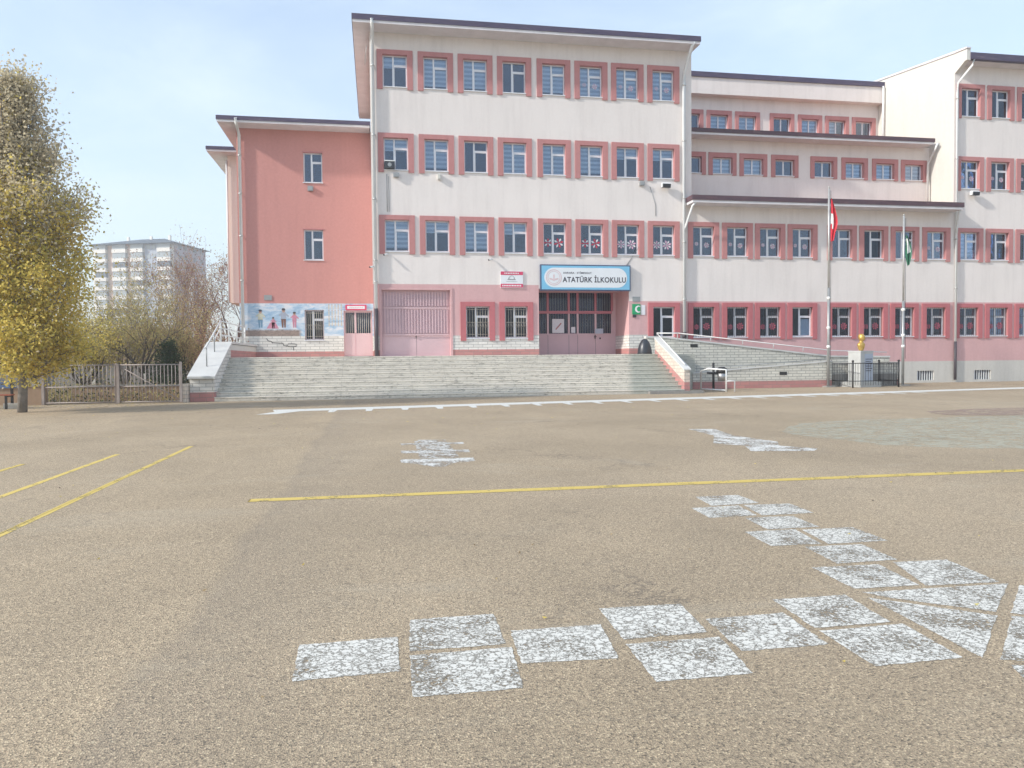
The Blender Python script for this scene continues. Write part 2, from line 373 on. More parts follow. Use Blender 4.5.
M['leaf_poplar'] = leaf_mat('poplar_leaves', [(.40, .40, .12), (.62, .53, .15), (.78, .63, .18), (.84, .66, .19)], .55)
M['leaf_poplar_dry'] = leaf_mat('poplar_leaves_dry', [(.52, .46, .32), (.62, .55, .39), (.72, .64, .48)], .55)
M['leaf_olive'] = leaf_mat('olive_leaves', [(.28, .27, .11), (.46, .40, .18), (.60, .50, .26)], .5)
M['leaf_brown'] = leaf_mat('brown_leaves', [(.27, .19, .10), (.40, .30, .16), (.50, .39, .22)], .4)
M['leaf_red'] = leaf_mat('russet_leaves', [(.26, .15, .12), (.38, .23, .18), (.46, .31, .25)], .4)
M['leaf_green'] = leaf_mat('conifer_needles', [(.035, .055, .035), (.06, .09, .05), (.09, .12, .07)], .15)

# =================================================================== GROUND
g = MB(); R = 700
g.poly([(-R, -R, -.012), (R, -R, -.012), (R, R, -.012), (-R, R, -.012)])
tag(g.build('ground', M['soil']), kind='structure')
g = MB()
g.poly([(-14, -60, 0), (60, -60, 0), (60, 0, 0), (14, 0, 0), (-5.8, -1, 0), (-6.3, -6.4, 0), (-14, -6.0, 0)])
tag(g.build('schoolyard_asphalt', M['asphalt']), kind='structure')

# =================================================================== SCHOOL
school = thing('school_building', 'large cream and pink school building of three wings with rose framed windows and dark eaves', 'school', (4, 2, 0))
SL = school.location

def wall(x0, x1, z0, z1, y, holes, cuts_x=(), cuts_z=(), matfn=lambda x, z: 0, depth=.24, back=None):
    """front sheet of a wall facing -y with openings and reveals; thick box behind is implied by back"""
    mb = MB()
    xs = sorted({x0, x1, *cuts_x, *[h[0] for h in holes], *[h[1] for h in holes]}); zs = sorted({z0, z1, *cuts_z, *[h[2] for h in holes], *[h[3] for h in holes]})
    xs = [x for x in xs if x0 - 1e-6 <= x <= x1 + 1e-6]; zs = [z for z in zs if z0 - 1e-6 <= z <= z1 + 1e-6]
    for i in range(len(xs) - 1):
        for j in range(len(zs) - 1):
            cx, cz = (xs[i] + xs[i + 1]) / 2, (zs[j] + zs[j + 1]) / 2
            if any(h[0] < cx < h[1] and h[2] < cz < h[3] for h in holes): continue
            mb.poly([(xs[i], y, zs[j]), (xs[i + 1], y, zs[j]), (xs[i + 1], y, zs[j + 1]), (xs[i], y, zs[j + 1])], matfn(cx, cz))
    for h in holes:
        a, b_, c, d = h[:4]; dp = h[4] if len(h) > 4 else depth; mm = h[5] if len(h) > 5 else 1
        mb.poly([(a, y, c), (a, y, d), (a, y + dp, d), (a, y + dp, c)], mm)
        mb.poly([(b_, y, c), (b_, y + dp, c), (b_, y + dp, d), (b_, y, d)], mm)
        mb.poly([(a, y, d), (b_, y, d), (b_, y + dp, d), (a, y + dp, d)], mm)
        mb.poly([(a, y, c), (a, y + dp, c), (b_, y + dp, c), (b_, y, c)], mm)
    return mb

# ---- window prototypes (local origin: lower left of the opening, wall face at y = 0)
PROTO = {}
def child(name, mb, mat, parent):
    o = bpy.data.objects.new(name, mb.mesh(name, mat)); COL.objects.link(o); o.parent = parent; return o
def flower(mb, cx, cz, r, y, m=0, n=8, seed=0):
    for k in range(n):
        a = 2 * pi * k / n + seed
        d = (cos(a), sin(a)); p = (-d[1], d[0]); w = r * .19
        pts = [(cx + d[0] * r * .15, cz + d[1] * r * .15), (cx + d[0] * r * .7 + p[0] * w, cz + d[1] * r * .7 + p[1] * w), (cx + d[0] * r, cz + d[1] * r), (cx + d[0] * r * .7 - p[0] * w, cz + d[1] * r * .7 - p[1] * w)]
        mb.prism([q for q in pts], 'y', y, y + .003, k % 2)
    mb.prism([(cx + r * .16 * cos(t * pi / 4), cz + r * .16 * sin(t * pi / 4)) for t in range(8)], 'y', y - .003, y, m)

def window(x, z, w, h, kind, surround, y=0., side=.24, top=.19, leg=.12, double=False, recess=.13, key_mat='surround'):
    """x, z = lower left corner of the opening"""
    key = (round(w, 3), round(h, 3), kind, surround, double, key_mat)
    if key not in PROTO:
        f = MB(); t = .055; yy = recess; d = .06
        f.box(0, t, yy, yy + d, 0, h); f.box(w - t, w, yy, yy + d, 0, h); f.box(t, w - t, yy, yy + d, 0, t); f.box(t, w - t, yy, yy + d, h - t, h)
        mx = w * (.5 if double else .43); f.box(mx - .035, mx + .035, yy + .002, yy + d - .002, t, h - t)
        if not double:
            zt = h * .68; f.box(mx + .035, w - t, yy + .004, yy + d - .004, zt - .05, zt + .05)
            f.box(mx + .035, mx + .06, yy - .012, yy + .003, t, zt - .05)
        o = child('window', f, M['white_pvc'], None); kids = []
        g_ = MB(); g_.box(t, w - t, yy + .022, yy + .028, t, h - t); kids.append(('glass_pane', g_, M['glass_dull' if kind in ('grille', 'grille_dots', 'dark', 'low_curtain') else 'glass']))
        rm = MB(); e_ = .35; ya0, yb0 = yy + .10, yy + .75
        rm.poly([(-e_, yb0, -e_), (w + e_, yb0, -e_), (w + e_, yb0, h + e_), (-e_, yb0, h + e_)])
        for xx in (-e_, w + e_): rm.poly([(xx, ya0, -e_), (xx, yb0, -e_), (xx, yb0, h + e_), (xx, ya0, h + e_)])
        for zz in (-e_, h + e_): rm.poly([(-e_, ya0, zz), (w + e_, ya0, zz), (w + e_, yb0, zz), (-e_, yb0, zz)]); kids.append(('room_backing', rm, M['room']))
        si = MB(); si.box(-.03, w + .03, -.05, yy, -.035, -.002); kids.append(('sill', si, M['white_pvc']))
        bl = MB(); by = yy + .085
        if kind in ('blind', 'blind_flower', 'blind_dark'): bl.box(.03, w - .03, by, by + .005, h * (.0 if kind != 'blind' else .12), h)
        elif kind == 'partial': bl.box(.03, w - .03, by, by + .005, h * .62, h)
        elif kind == 'left': bl.box(.03, mx, by, by + .005, .0, h)
        elif kind == 'low_curtain': bl.box(mx, w - .03, by, by + .005, 0, h * .6)
        if bl.v: kids.append(('blind', bl, M['zebra'] if kind != 'low_curtain' else M['blind']))
        fy = yy + .016; fr_ = (mx + w) / 2 - .01; fls = []; fm = None
        if kind == 'flower_red': fls = [(mx * .55, h * .37, .20), (fr_, h * .37, .23)]; fm = M['paper_red']
        elif kind == 'flower_pale': fls = [(mx * .55, h * .36, .20), (fr_, h * .36, .23)]; fm = M['paper_pale']
        elif kind in ('dots', 'blind_flower'): fls = [(mx * .55, h * .42, .10), (fr_, h * .38, .14)]; fm = M['paper_pale']
        elif kind in ('dark_dots', 'grille_dots'): fls = [(mx * .55, h * .34, .14), (fr_, h * .36, .19)]; fm = M['paper_pink']
        for q_, (a_, b2, c_) in enumerate(fls):
            fl = MB(); flower(fl, a_, b2, c_, fy, 0, 8, .3 * q_); kids.append(('paper_flower', fl, [fm, M['paper_white']] if kind != 'grille_dots' else [fm, fm]))
        if kind in ('grille', 'grille_dots'):
            gr = MB(); ng = 9
            for i in range(ng): gr.tube([(w * (i + .5) / ng, .05, 0), (w * (i + .5) / ng, .05, h)], .008, 4)
            for zz in ((.12, .5, .9) if kind == 'grille' else (.7,)): gr.tube([(0, .05, h * zz), (w, .05, h * zz)], .008, 4)
            if kind == 'grille':
                for i in range(ng - 1):
                    c = w * (i + 1) / ng
                    gr.tube([(c - .04, .05, h * .42), (c, .05, h * .5), (c + .04, .05, h * .42), (c, .05, h * .34), (c - .04, .05, h * .42)], .006, 3)
            kids.append(('window_grille', gr, M['grille'] if kind == 'grille' else M['bars']))
        if surround:
            s = MB(); p = -.055
            s.box(-side, w + side, p, -.002, h, h + top)
            s.box(-side, 0, p, -.002, -leg, h); s.box(w, w + side, p, -.002, -leg, h)
            kids.append(('surround', s, M[key_mat]))
        PROTO[key] = (o, [child(n_, mb, mt, o) for n_, mb, mt in kids])
        r = o
    else:
        o, ks = PROTO[key]; r = o.copy(); COL.objects.link(r)
        for k in ks:
            c = k.copy(); COL.objects.link(c); c.parent = r
    r.parent = school; r.location = (x - SL[0], y - SL[1], z - SL[2])
    return r

# ---- main block and right wing facade share one plane (y = 0)
MC = [.19, 1.92, 3.64, 5.36, 7.13, 8.84, 10.53, 12.23]      # left edges of the surrounds
AC = [14.16, 15.83, 17.47, 19.12, 21.17, 22.84, 24.51, 26.22, 28.05, 29.73, 31.41, 33.1]
RZ = [2.28, 6.02, 9.50, 13.01]; OW, OH, SD = 1.04, 1.35, .245
kinds = {3: ['partial', 'blind', 'blind', 'none', 'blind', 'blind_flower', 'blind_flower', 'blind_flower'],
         2: ['partial', 'blind', 'none', 'blind_dark', 'blind_dark', 'blind', 'partial', 'partial'],
         1: ['blind', 'partial', 'blind', 'partial', 'flower_red', 'flower_red', 'flower_pale', 'flower_pale']}
holes = []; wins = []
for r in (1, 2, 3):
    for i, x in enumerate(MC):
        holes.append((x + SD, x + SD + OW, RZ[r], RZ[r] + OH)); wins.append((x + SD, RZ[r], OW, OH, kinds[r][i], True))
for x, k in ((3.64, 'grille'), (5.36, 'grille'), (12.23, 'dark')):
    holes.append((x + SD, x + SD + OW, 2.28, 3.67)); wins.append((x + SD, 2.28, OW, 1.39, k, True))
GAR = (.25, 3.20, 1.5, 4.37); ENT = (7.15, 11.33, 1.5, 4.46)
def main_mat(x, z):
    if z > 4.62 or (x > 7.15 and z > 3.93): return 0
    if z < 1.5: return 4
    if z < 1.78 and not .25 < x < 3.2: return 5
    if z < 2.40 and (x > 3.2 or x < .25): return 3
    return 2
mw = wall(-.1, 14.35, 1.5, 15.3, 0, holes + [(*GAR, .22, 2), (*ENT, 2.1, 2)], (7.15, 11.33), (1.78, 2.4, 3.93, 4.62), main_mat)
mw.poly([(-.1, 0, 0), (-.1, 11, 0), (-.1, 11, 15.3), (-.1, 0, 15.3)], 0)
mw.poly([(14.35, 0, 0), (14.35, 0, 15.3), (14.35, 11, 15.3), (14.35, 11, 0)], 0)
mw.poly([(-.1, 11, 0), (14.35, 11, 0), (14.35, 11, 15.3), (-.1, 11, 15.3)], 0)
# stone facing inside the entrance recess
for sx in (7.152, 11.328):
    mw.poly([(sx, 0, 1.78), (sx, 2.09, 1.78), (sx, 2.09, 2.4), (sx, 0, 2.4)], 3); mw.poly([(sx, 0, 1.5), (sx, 2.09, 1.5), (sx, 2.09, 1.78), (sx, 0, 1.78)], 5)
WM = [M['white_wall'], M['surround'], M['pink_low'], M['stone'], M['plinth'], M['stone_pink'], M['pink_wing']]
w_ = mw.build('wall', WM, school); tag(w_, 'tall white wall of the four storey centre block')
for a in wins: window(*a, key_mat='surround' if a[1] > 4 else 'surround_low')

# ---- right wing (A) and tall end block (D)
ak = ['dots', 'dots', 'dots', 'dots', 'none', 'dark', 'none', 'dots', 'blind', 'none', 'none', 'none']
holes = []; wins = []
for i, x in enumerate(AC):
    holes.append((x + SD, x + SD + OW, RZ[1], RZ[1] + OH)); wins.append((x + SD, RZ[1], OW, OH, ak[i], True))
    holes.append((x + SD, x + SD + OW, 2.28, 3.67)); wins.append((x + SD, 2.28, OW, 1.39, 'grille_dots' if i != 3 else 'low_curtain', True))
    if x > 28:
        for r in (2, 3):
            holes.append((x + SD, x + SD + OW, RZ[r], RZ[r] + OH)); wins.append((x + SD, RZ[r], OW, OH, 'dots' if r == 2 else 'left', True))
VENTS = [(26.0, 26.93, .12, .58), (29.17, 30.1, .12, .58), (32.4, 33.3, .12, .58)]
DX = 27.93
def a_mat(x, z): return 4 if z < 1.05 else (2 if z < 3.93 else 0)
ha = [h for h in holes if h[0] < DX]; hd = [h for h in holes if h[0] > DX - .01]
aw = wall(14.35, DX, 0, 8.35, 0, ha + [(*VENTS[0], .2, 4)], (), (1.05, 3.93), a_mat)
w_ = aw.build('wall', WM, school); tag(w_, 'two storey wall of the long low wing behind the flagpoles')
dw = wall(DX, 42, 0, 15.55, 0, hd + [(*v, .2, 4) for v in VENTS[1:]], (), (1.05, 3.93), a_mat)
dw.poly([(DX, 0, 0), (DX, 14, 0), (DX, 14, 17.7), (DX, 0, 16.0)], 7)      # sunlit side wall under the sloping verge
dw.poly([(42, 0, 0), (42, 0, 15.5), (42, 14, 15.5), (42, 14, 0)], 0); dw.poly([(DX, 14, 0), (42, 14, 0), (42, 14, 15.5), (DX, 14, 17.7)], 0)
w_ = dw.build('wall', WM + [M['cream']], school); tag(w_, 'cream wall of the tall end block at the far right')
for a in wins: window(*a, key_mat='surround' if a[1] > 4 else 'surround_low')
for v in VENTS:
    b = MB()
    n = 7
    for i in range(n):
        xx = v[0] + (v[1] - v[0]) * (i + .5) / n; b.box(xx - .02, xx + .02, .05, .08, v[2], v[3])
    b.box(v[0], v[1], .18, .2, v[2], v[3], 1)
    b.build('vent_grille', [M['pipe_white'], M['room']], school)

# ---- recessed upper storeys B (y = 1.7) and C (y = 5.8)
YB, YC = 1.7, 5.8
BW = [14.35, 15.93, 17.54, 19.2, 21.3, 22.99, 24.68, 26.3]
hb = []
for x in BW: hb.append((x + .22, x + .22 + 1.02, 10.24, 11.02))
bw = wall(14.35, DX, 8.6, 11.9, YB, hb)
w_ = bw.build('wall', WM, school); tag(w_, 'set back third storey wall above the low wing')
for i, h in enumerate(hb): window(h[0], h[2], 1.02, .78, ('none', 'blind', 'blind', 'none', 'none', 'blind', 'blind', 'blind')[i], True, YB, .21, .22, .08, True)
CW = [14.9, 16.05, 17.68, 19.32, 21.35, 23.02, 24.66, 26.3]
hc = []
for x in CW[1:]: hc.append((x + .22, x + .22 + 1.02, 13.55, 14.42))
cw = wall(14.35, DX, 12.0, 15.35, YC, hc)
w_ = cw.build('wall', WM, school); tag(w_, 'topmost set back wall between the two tall blocks')
for i, h in enumerate(hc): window(h[0], h[2], 1.02, .87, ('none', 'blind', 'blind', 'none', 'blind', 'left', 'none')[i % 7], True, YC, .21, .22, .08, True)
pb = MB(); pb.box(14.35, DX - .003, 5.3, 5.8, 15.33, 16.2, 0)
pb.box(14.35, DX - .003, 5.8, 12, 15.35, 16.2, 0)
tag(pb.build('parapet', M['white_wall'], school), 'projecting white parapet band of the top storey')
fs = MB(); fs.box(14.352, DX - .006, 5.22, 5.35, 16.2, 16.46); fs.box(14.352, DX - .006, 5.35, 12, 16.2, 16.44); fs.build('eave', M['fascia'], school)

# ---- eaves: soffit + fascia, with a low roof above
def eave(x0, x1, y0, y1, z0, z1, rise=0, mt='fascia'):
    """box from z0 (soffit) to z1 (fascia top)"""
    zc = z0 + (z1 - z0) * .30; r = MB(); r.box(x0, x1, y0, y1, zc + .001, z1)
    if rise:
        mx = min((x1 - x0), (y1 - y0)) / 2
        a = [(x0, y0, z1), (x1, y0, z1), (x1, y1, z1), (x0, y1, z1)]; c = [(x0 + mx, y0 + mx, z1 + rise), (x1 - mx, y0 + mx, z1 + rise), (x1 - mx, y1 - mx, z1 + rise), (x0 + mx, y1 - mx, z1 + rise)]
        for i in range(4): r.poly([a[i], a[(i + 1) % 4], c[(i + 1) % 4], c[i]], 1)
        r.poly(c, 1)
    o = r.build('roof', [M[mt], M['roof_tile_red']], school)
    s = MB(); s.box(x0 + .03, x1 - .03, y0 + .03, y1 - .03, z0 - .02, zc)
    s.build('soffit', M['soffit'], o)
    return o
eave(-.80, 14.42, -.93, 12, 15.28, 15.60, 1.0)
eave(14.02, 27.80, -.87, YB - .02, 8.31, 8.62, 0, 'fascia_brown')
rf = MB(); rf.poly([(14.36, -.8, 8.625), (27.79, -.8, 8.625), (27.79, YB - .02, 8.95), (14.36, YB - .02, 8.95)]); rf.prism([(-.8, 8.63), (YB - .02, 8.63), (YB - .02, 8.95)], 'x', 27.1, 27.79)
rf.build('tiled_slope', M['roof_tile_red'], school)
eave(14.40, 27.62, .90, YC - .02, 11.88, 12.15, 0, 'fascia_brown')
rf = MB(); rf.poly([(14.41, .95, 12.155), (27.6, .95, 12.155), (27.6, YC - .02, 12.6), (14.41, YC - .02, 12.6)]); rf.prism([(.95, 12.156), (YC - .02, 12.156), (YC - .02, 12.61)], 'x', 26.9, 27.61)
rf.build('tiled_slope', M['roof_tile_red'], school)
# end block roof: fascia in front, verge rising to the back
d = MB(); d.box(28.12, 42.5, -.82, -.60, 15.45, 15.76); d.prism([(-.6, 15.47), (14, 17.2), (14, 17.5), (-.6, 15.76)], 'x', 28.12, 42.5)
d.build('roof', M['fascia'], school)
d = MB(); d.box(28.1, 42, -.6, 0, 15.42, 15.46); d.build('soffit', M['soffit'], school)
d = MB(); d.prism([(-.78, 15.40), (-.66, 15.40), (0, 15.02), (0, 16.0), (-.70, 15.93), (-.78, 15.93)], 'x', DX, DX + .2); d.build('verge_wall', M['cream'], school)
d = MB(); d.prism([(-.82, 15.93), (-.82, 16.0), (14, 17.78), (14, 17.7), (0, 16.0)], 'x', DX - .05, DX + .2); d.build('verge_coping', M['soffit'], school)

# ---- pink wing (y = 3) and the volume behind it
YP = 3.0
ph = [(-3.20, -2.33, 5.99, 7.37), (-3.17, -2.32, 9.52, 10.88), (-3.22, -2.36, 2.31, 3.69), (-1.47, -.16, 1.53, 3.66)]
def p_mat(x, z):
    if z < 1.78: return 5
    if z < 2.49: return 3
    if z < 3.99: return 7
    return 6
def mural_mat():
    m, nt, b = new_mat('painted_mural'); v = coords(nt, (.6, 1, 1.6))
    n = noise(nt, v, 2.2, 6, .65, 1.0); n2 = noise(nt, coords(nt, (1, 1, 2)), 6, 5, .7)
    sky = ramp(nt, n.outputs[0], [(.36, (.26, .42, .58)), (.48, (.44, .56, .68)), (.60, (.66, .68, .72)), (.75, (.74, .72, .74))]).outputs[0]
    s = nt.nodes.new('ShaderNodeSeparateXYZ'); nt.links.new(coords(nt), s.inputs[0])
    zz = math_(nt, 'ADD', s.outputs[2], math_(nt, 'MULTIPLY', n2.outputs[0], .16))
    gr = ramp(nt, math_(nt, 'SUBTRACT', zz, 2.4), [(.42, (1, 1, 1)), (.5, (0, 0, 0))]).outputs[0]
    gx = ramp(nt, math_(nt, 'MULTIPLY', math_(nt, 'ADD', s.outputs[0], 7), .2), [(.70, (1, 1, 1)), (.73, (0, 0, 0))]).outputs[0]
    earth = ramp(nt, n2.outputs[0], [(.3, (.16, .13, .12)), (.6, (.34, .26, .22)), (.8, (.30, .30, .20))]).outputs[0]
    c = mixc(nt, math_(nt, 'MULTIPLY', gr, gx), sky, earth)
    # dark birds / leaves scribbled along the top and a grid of pale figures on the right part
    w = noise(nt, coords(nt, (1, 1, 1)), 9, 3, .6, 2.0); tf = ramp(nt, w.outputs[0], [(.66, (0, 0, 0)), (.70, (1, 1, 1))]).outputs[0]
    top = ramp(nt, math_(nt, 'SUBTRACT', s.outputs[2], 3.2), [(.3, (0, 0, 0)), (.5, (1, 1, 1))]).outputs[0]
    c = mixc(nt, math_(nt, 'MULTIPLY', math_(nt, 'MULTIPLY', tf, top), .7), c, (.07, .10, .18))
    nt.links.new(c, b.inputs['Base Color']); b.inputs['Roughness'].default_value = .8
    return m
M['mural'] = mural_mat()
pw = wall(-6.08, -.1, 1.5, 11.92, YP, ph, (), (1.78, 2.49, 3.99), p_mat)
pw.poly([(-6.08, YP, 0), (-6.08, YP, 11.92), (-6.08, 14, 11.92), (-6.08, 14, 0)], 6)
tag(pw.build('wall', WM + [M['mural']], school), 'salmon pink wall of the narrow wing with a mural and brick foot')
for (a, b_, c_, d_), k in zip(ph[:3], ('none', 'none', 'grille')): window(a, c_, b_ - a, d_ - c_, k, False, YP)
for (a, b_, c_, d_) in ph[:2]:
    fr = MB(); fr.box(a - .04, b_ + .04, YP - .03, YP - .002, d_, d_ + .05); fr.build('window_head', M['surround'], school)
eave(-6.76, -.12, 2.08, 14.5, 11.88, 12.13, .6)
# people, birds and pale panel painted on the mural (flat paint layers on the wall)
pm = MB(); Y = YP - .004
def blob(cx, cz, rx, rz, m, n=10):
    pm.poly([(cx + rx * cos(2 * pi * i / n), Y, cz + rz * sin(2 * pi * i / n)) for i in range(n)], m)
def painted_child(x, z, hgt, top, leg, skin=2, hair=4):
    global Y
    s = hgt
    pm.poly([(x - .09 * s, Y, z), (x - .02 * s, Y, z), (x, Y, z + .45 * s), (x - .13 * s, Y, z + .45 * s)], leg); pm.poly([(x + .03 * s, Y, z), (x + .10 * s, Y, z), (x + .12 * s, Y, z + .45 * s), (x, Y, z + .45 * s)], leg)
    pm.poly([(x - .14 * s, Y, z + .43 * s), (x + .13 * s, Y, z + .43 * s), (x + .12 * s, Y, z + .8 * s), (x - .12 * s, Y, z + .8 * s)], top)
    pm.poly([(x + .10 * s, Y - .001, z + .78 * s), (x + .27 * s, Y - .001, z + .62 * s), (x + .24 * s, Y - .001, z + .54 * s), (x + .08 * s, Y - .001, z + .68 * s)], top)
    pm.poly([(x - .10 * s, Y - .001, z + .78 * s), (x - .25 * s, Y - .001, z + .66 * s), (x - .22 * s, Y - .001, z + .60 * s), (x - .08 * s, Y - .001, z + .68 * s)], top)
    Y -= .0015; blob(x, z + .88 * s, .085 * s, .10 * s, skin); Y -= .0015; blob(x, z + .95 * s, .095 * s, .065 * s, hair); Y += .003
for px_, top, leg, hh in ((-5.22, 3, 5, .82), (-4.20, 6, 1, .88), (-3.72, 0, 0, .72)): painted_child(px_ + .04, 2.88, hh, top, leg)
painted_child(-4.62, 2.84, .52, 0, 0)
pm.poly([(-4.92, Y, 2.84), (-4.38, Y, 2.84), (-4.52, Y, 3.12), (-4.75, Y, 3.12)], 0)
Y -= .001
for i in range(5):
    for j in range(4):
        xx = -2.16 + i * .14; zz = 2.95 + j * .26; pm.poly([(xx, Y, zz), (xx + .055, Y, zz), (xx + .045, Y, zz + .18), (xx + .012, Y, zz + .18)], 7); blob(xx + .028, zz + .20, .022, .026, 2, 7)
PM = [plain('mural_pink', (.58, .25, .33), .8, .15, 8), plain('mural_brown', (.20, .10, .07), .8), plain('mural_skin', (.45, .28, .20), .8), plain('mural_cream', (.55, .55, .44), .8, .15, 8), plain('mural_hair', (.06, .05, .06), .8), plain('mural_jeans', (.16, .28, .40), .8), plain('mural_grey', (.36, .40, .48), .8, .1), plain('mural_sand', (.62, .54, .42), .8, .1)]
tag(pm.build('mural', PM, school), 'mural of children playing under a blue sky')
for cr in ([(-4.95, 2.40), (-4.85, 2.28), (-4.72, 2.26), (-4.70, 2.20), (-4.40, 2.18), (-4.2, 2.17), (-4.18, 2.06), (-4.02, 2.04)], [(-4.02, 2.04), (-3.98, 2.14), (-3.78, 2.14), (-3.62, 2.13), (-3.62, 2.02), (-3.9, 2.01), (-4.0, 2.03)], [(-3.76, 2.0), (-3.74, 1.84)]):
    c = MB(); c.tube([(x, YP - .001, z) for x, z in cr], .014, 4); c.build('crack', M['black'], school)
# cantilevered block behind on the left
bk = MB(); x0, x1, y0, y1, z0, z1 = -7.35, -6.09, 8, 14, 4.36, 12.0
bk.box(x0, x1, y0, y1, z0, z1)
M['cream_light'] = stucco('cream_light_render', (.78, .73, .66), .06)
tag(bk.build('wall', M['cream_light'], school), 'narrow cream block jutting out behind the pink wing')
eave(-8.24, -6.09, 7.2, 14.6, 11.90, 12.13)

# ---- garage door, side door, entrance doors
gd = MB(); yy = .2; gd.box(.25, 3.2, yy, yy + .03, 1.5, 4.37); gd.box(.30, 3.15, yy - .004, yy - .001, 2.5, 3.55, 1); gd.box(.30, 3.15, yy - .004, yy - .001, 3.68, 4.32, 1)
for i in range(22):
    xx = .36 + i * .128; gd.box(xx, xx + .05, yy - .05, yy - .005, 2.5, 3.55); gd.box(xx, xx + .05, yy - .05, yy - .005, 3.68, 4.32)
for zz in (2.44, 3.6): gd.box(.28, 3.17, yy - .07, yy - .052, zz - .03, zz + .03)
gd_o = gd.build('garage_door', [M['steel_pink'], plain('steel_pink_rib_shade', (.57, .41, .45), .6, .10, 2)], school); tag(gd_o, 'wide ribbed pink steel double door')  # darker pink plates paint the shade between the ribs
hd_ = MB(); hd_.box(1.70, 1.73, yy - .06, yy - .024, 2.30, 2.46); hd_.box(1.725, 1.735, yy - .004, yy - .001, 1.52, 2.4, 0); hd_.build('handle', M['bars'], gd_o)
sd = MB(); y = YP + .1; a, b_ = -1.47, -.16
sd.box(a, b_, y, y + .04, 1.55, 2.62); sd.box(a, a + .07, y - .02, y + .05, 1.55, 3.66); sd.box(b_ - .07, b_, y - .02, y + .05, 1.55, 3.66); sd.box(a + .07, b_ - .07, y - .02, y + .05, 3.58, 3.66); sd.box(-.98, -.90, y - .02, y + .05, 2.62, 3.58); sd.box(-.945, -.935, y - .006, y, 1.6, 2.6, 1)
so = sd.build('door', [M['steel_pink'], M['steel_rose']], school); tag(so, 'pink steel door with barred top beside the mural')
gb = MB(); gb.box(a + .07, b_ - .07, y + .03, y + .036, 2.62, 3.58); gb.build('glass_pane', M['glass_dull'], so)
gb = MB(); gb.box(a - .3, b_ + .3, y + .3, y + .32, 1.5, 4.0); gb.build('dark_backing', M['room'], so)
gb = MB()
for i in range(13): gb.tube([(a + .1 + i * .093, y + .0, 2.62), (a + .1 + i * .093, y + .0, 3.58)], .012, 4)
gb.build('door_bars', M['grille'], so)

ent = MB(); y = 2.0
mull = [7.18, 8.00, 9.02, 9.45, 10.33, 11.15]
ent.box(7.15, 11.33, y, y + .04, 1.5, 2.50)
for i, x in enumerate(mull): ent.box(x - .045, x + .045, y - .03, y + .05, 2.50, 3.47)
ent.box(11.15, 11.33, y - .02, y + .045, 2.5, 4.46)
ent.box(7.15, 11.15, y - .032, y + .052, 3.47, 3.60, 1)
for x in mull: ent.box(x - .05, x + .05, y - .03, y + .05, 3.60, 4.46, 1)
ent.box(7.15, 11.15, y - .031, y + .051, 2.47, 2.53)
for x in mull[1:-1]: ent.box(x - .006, x + .006, y - .004, y, 1.52, 2.47, 2)
eo = ent.build('entrance_door', [M['steel_pink'], M['steel_rose'], M['bars']], school); tag(eo, 'pink steel entrance doors with barred glazing under the blue sign')
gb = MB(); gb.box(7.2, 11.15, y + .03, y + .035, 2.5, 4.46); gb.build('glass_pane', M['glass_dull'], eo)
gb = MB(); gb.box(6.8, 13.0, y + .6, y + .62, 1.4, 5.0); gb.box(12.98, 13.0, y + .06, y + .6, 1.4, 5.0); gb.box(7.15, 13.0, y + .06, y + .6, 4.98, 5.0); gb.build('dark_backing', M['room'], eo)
gb = MB()
for k in range(5):
    n = int((mull[k + 1] - mull[k]) / .115)
    for i in range(1, n): gb.tube([(mull[k] + (mull[k + 1] - mull[k]) * i / n, y, 2.53), (mull[k] + (mull[k + 1] - mull[k]) * i / n, y, 3.47)], .011, 4)
    for i in range(1, n): gb.tube([(mull[k] + (mull[k + 1] - mull[k]) * i / n, y + .01, 3.6), (mull[k] + (mull[k + 1] - mull[k]) * i / n, y + .01, 4.46)], .008, 4)
for k in (3, 4):
    for zz in (2.9, 3.05, 3.2):
        for q in (.3, .5, .7): gb.lathe([(.0, zz - .02), (.022, zz), (.0, zz + .02)], mull[k] + (mull[k + 1] - mull[k]) * q, y - .005, 6)
gb.build('door_bars', M['grey_metal'], eo)
gb = MB(); gb.box(10.27, 10.31, y - .09, y - .035, 2.28, 2.45); gb.box(10.23, 10.35, y - .11, y - .09, 2.36, 2.39); gb.lathe([(.0, 2.26), (.035, 2.27), (.035, 2.33), (0, 2.34)], 10.55, y - .03, 8); gb.build('handle', M['black'], eo)
for (xa, xb, za, zb, mt) in ((8.20, 8.78, 2.56, 3.22, 'paper_white'), (9.12, 9.32, 2.56, 2.84, 'paper_white'), (10.30, 10.70, 2.52, 2.76, 'marble_blue'), (7.3, 7.55, 2.7, 3.3, 'marble_blue')):
    n_ = MB(); n_.box(xa, xb, y - .05, y - .046, za, zb)
    if zb - za > .5 and xa > 8: n_.poly([(xa + .15, y - .052, za + .18), (xa + .19, y - .052, za + .14), (xb - .12, y - .052, zb - .22), (xb - .17, y - .052, zb - .18)], 1)
    n_.build('notice', [M[mt], M['surround']], eo)
# transom lintel over entrance
# surround frame of garage opening
gf = MB(); gf.box(.15, .25, -.03, -.002, 1.5, 4.47); gf.box(3.2, 3.3, -.03, -.002, 1.5, 4.47); gf.box(.25, 3.2, -.03, -.002, 4.37, 4.47); gf.build('door_surround', M['pink_low'], school)

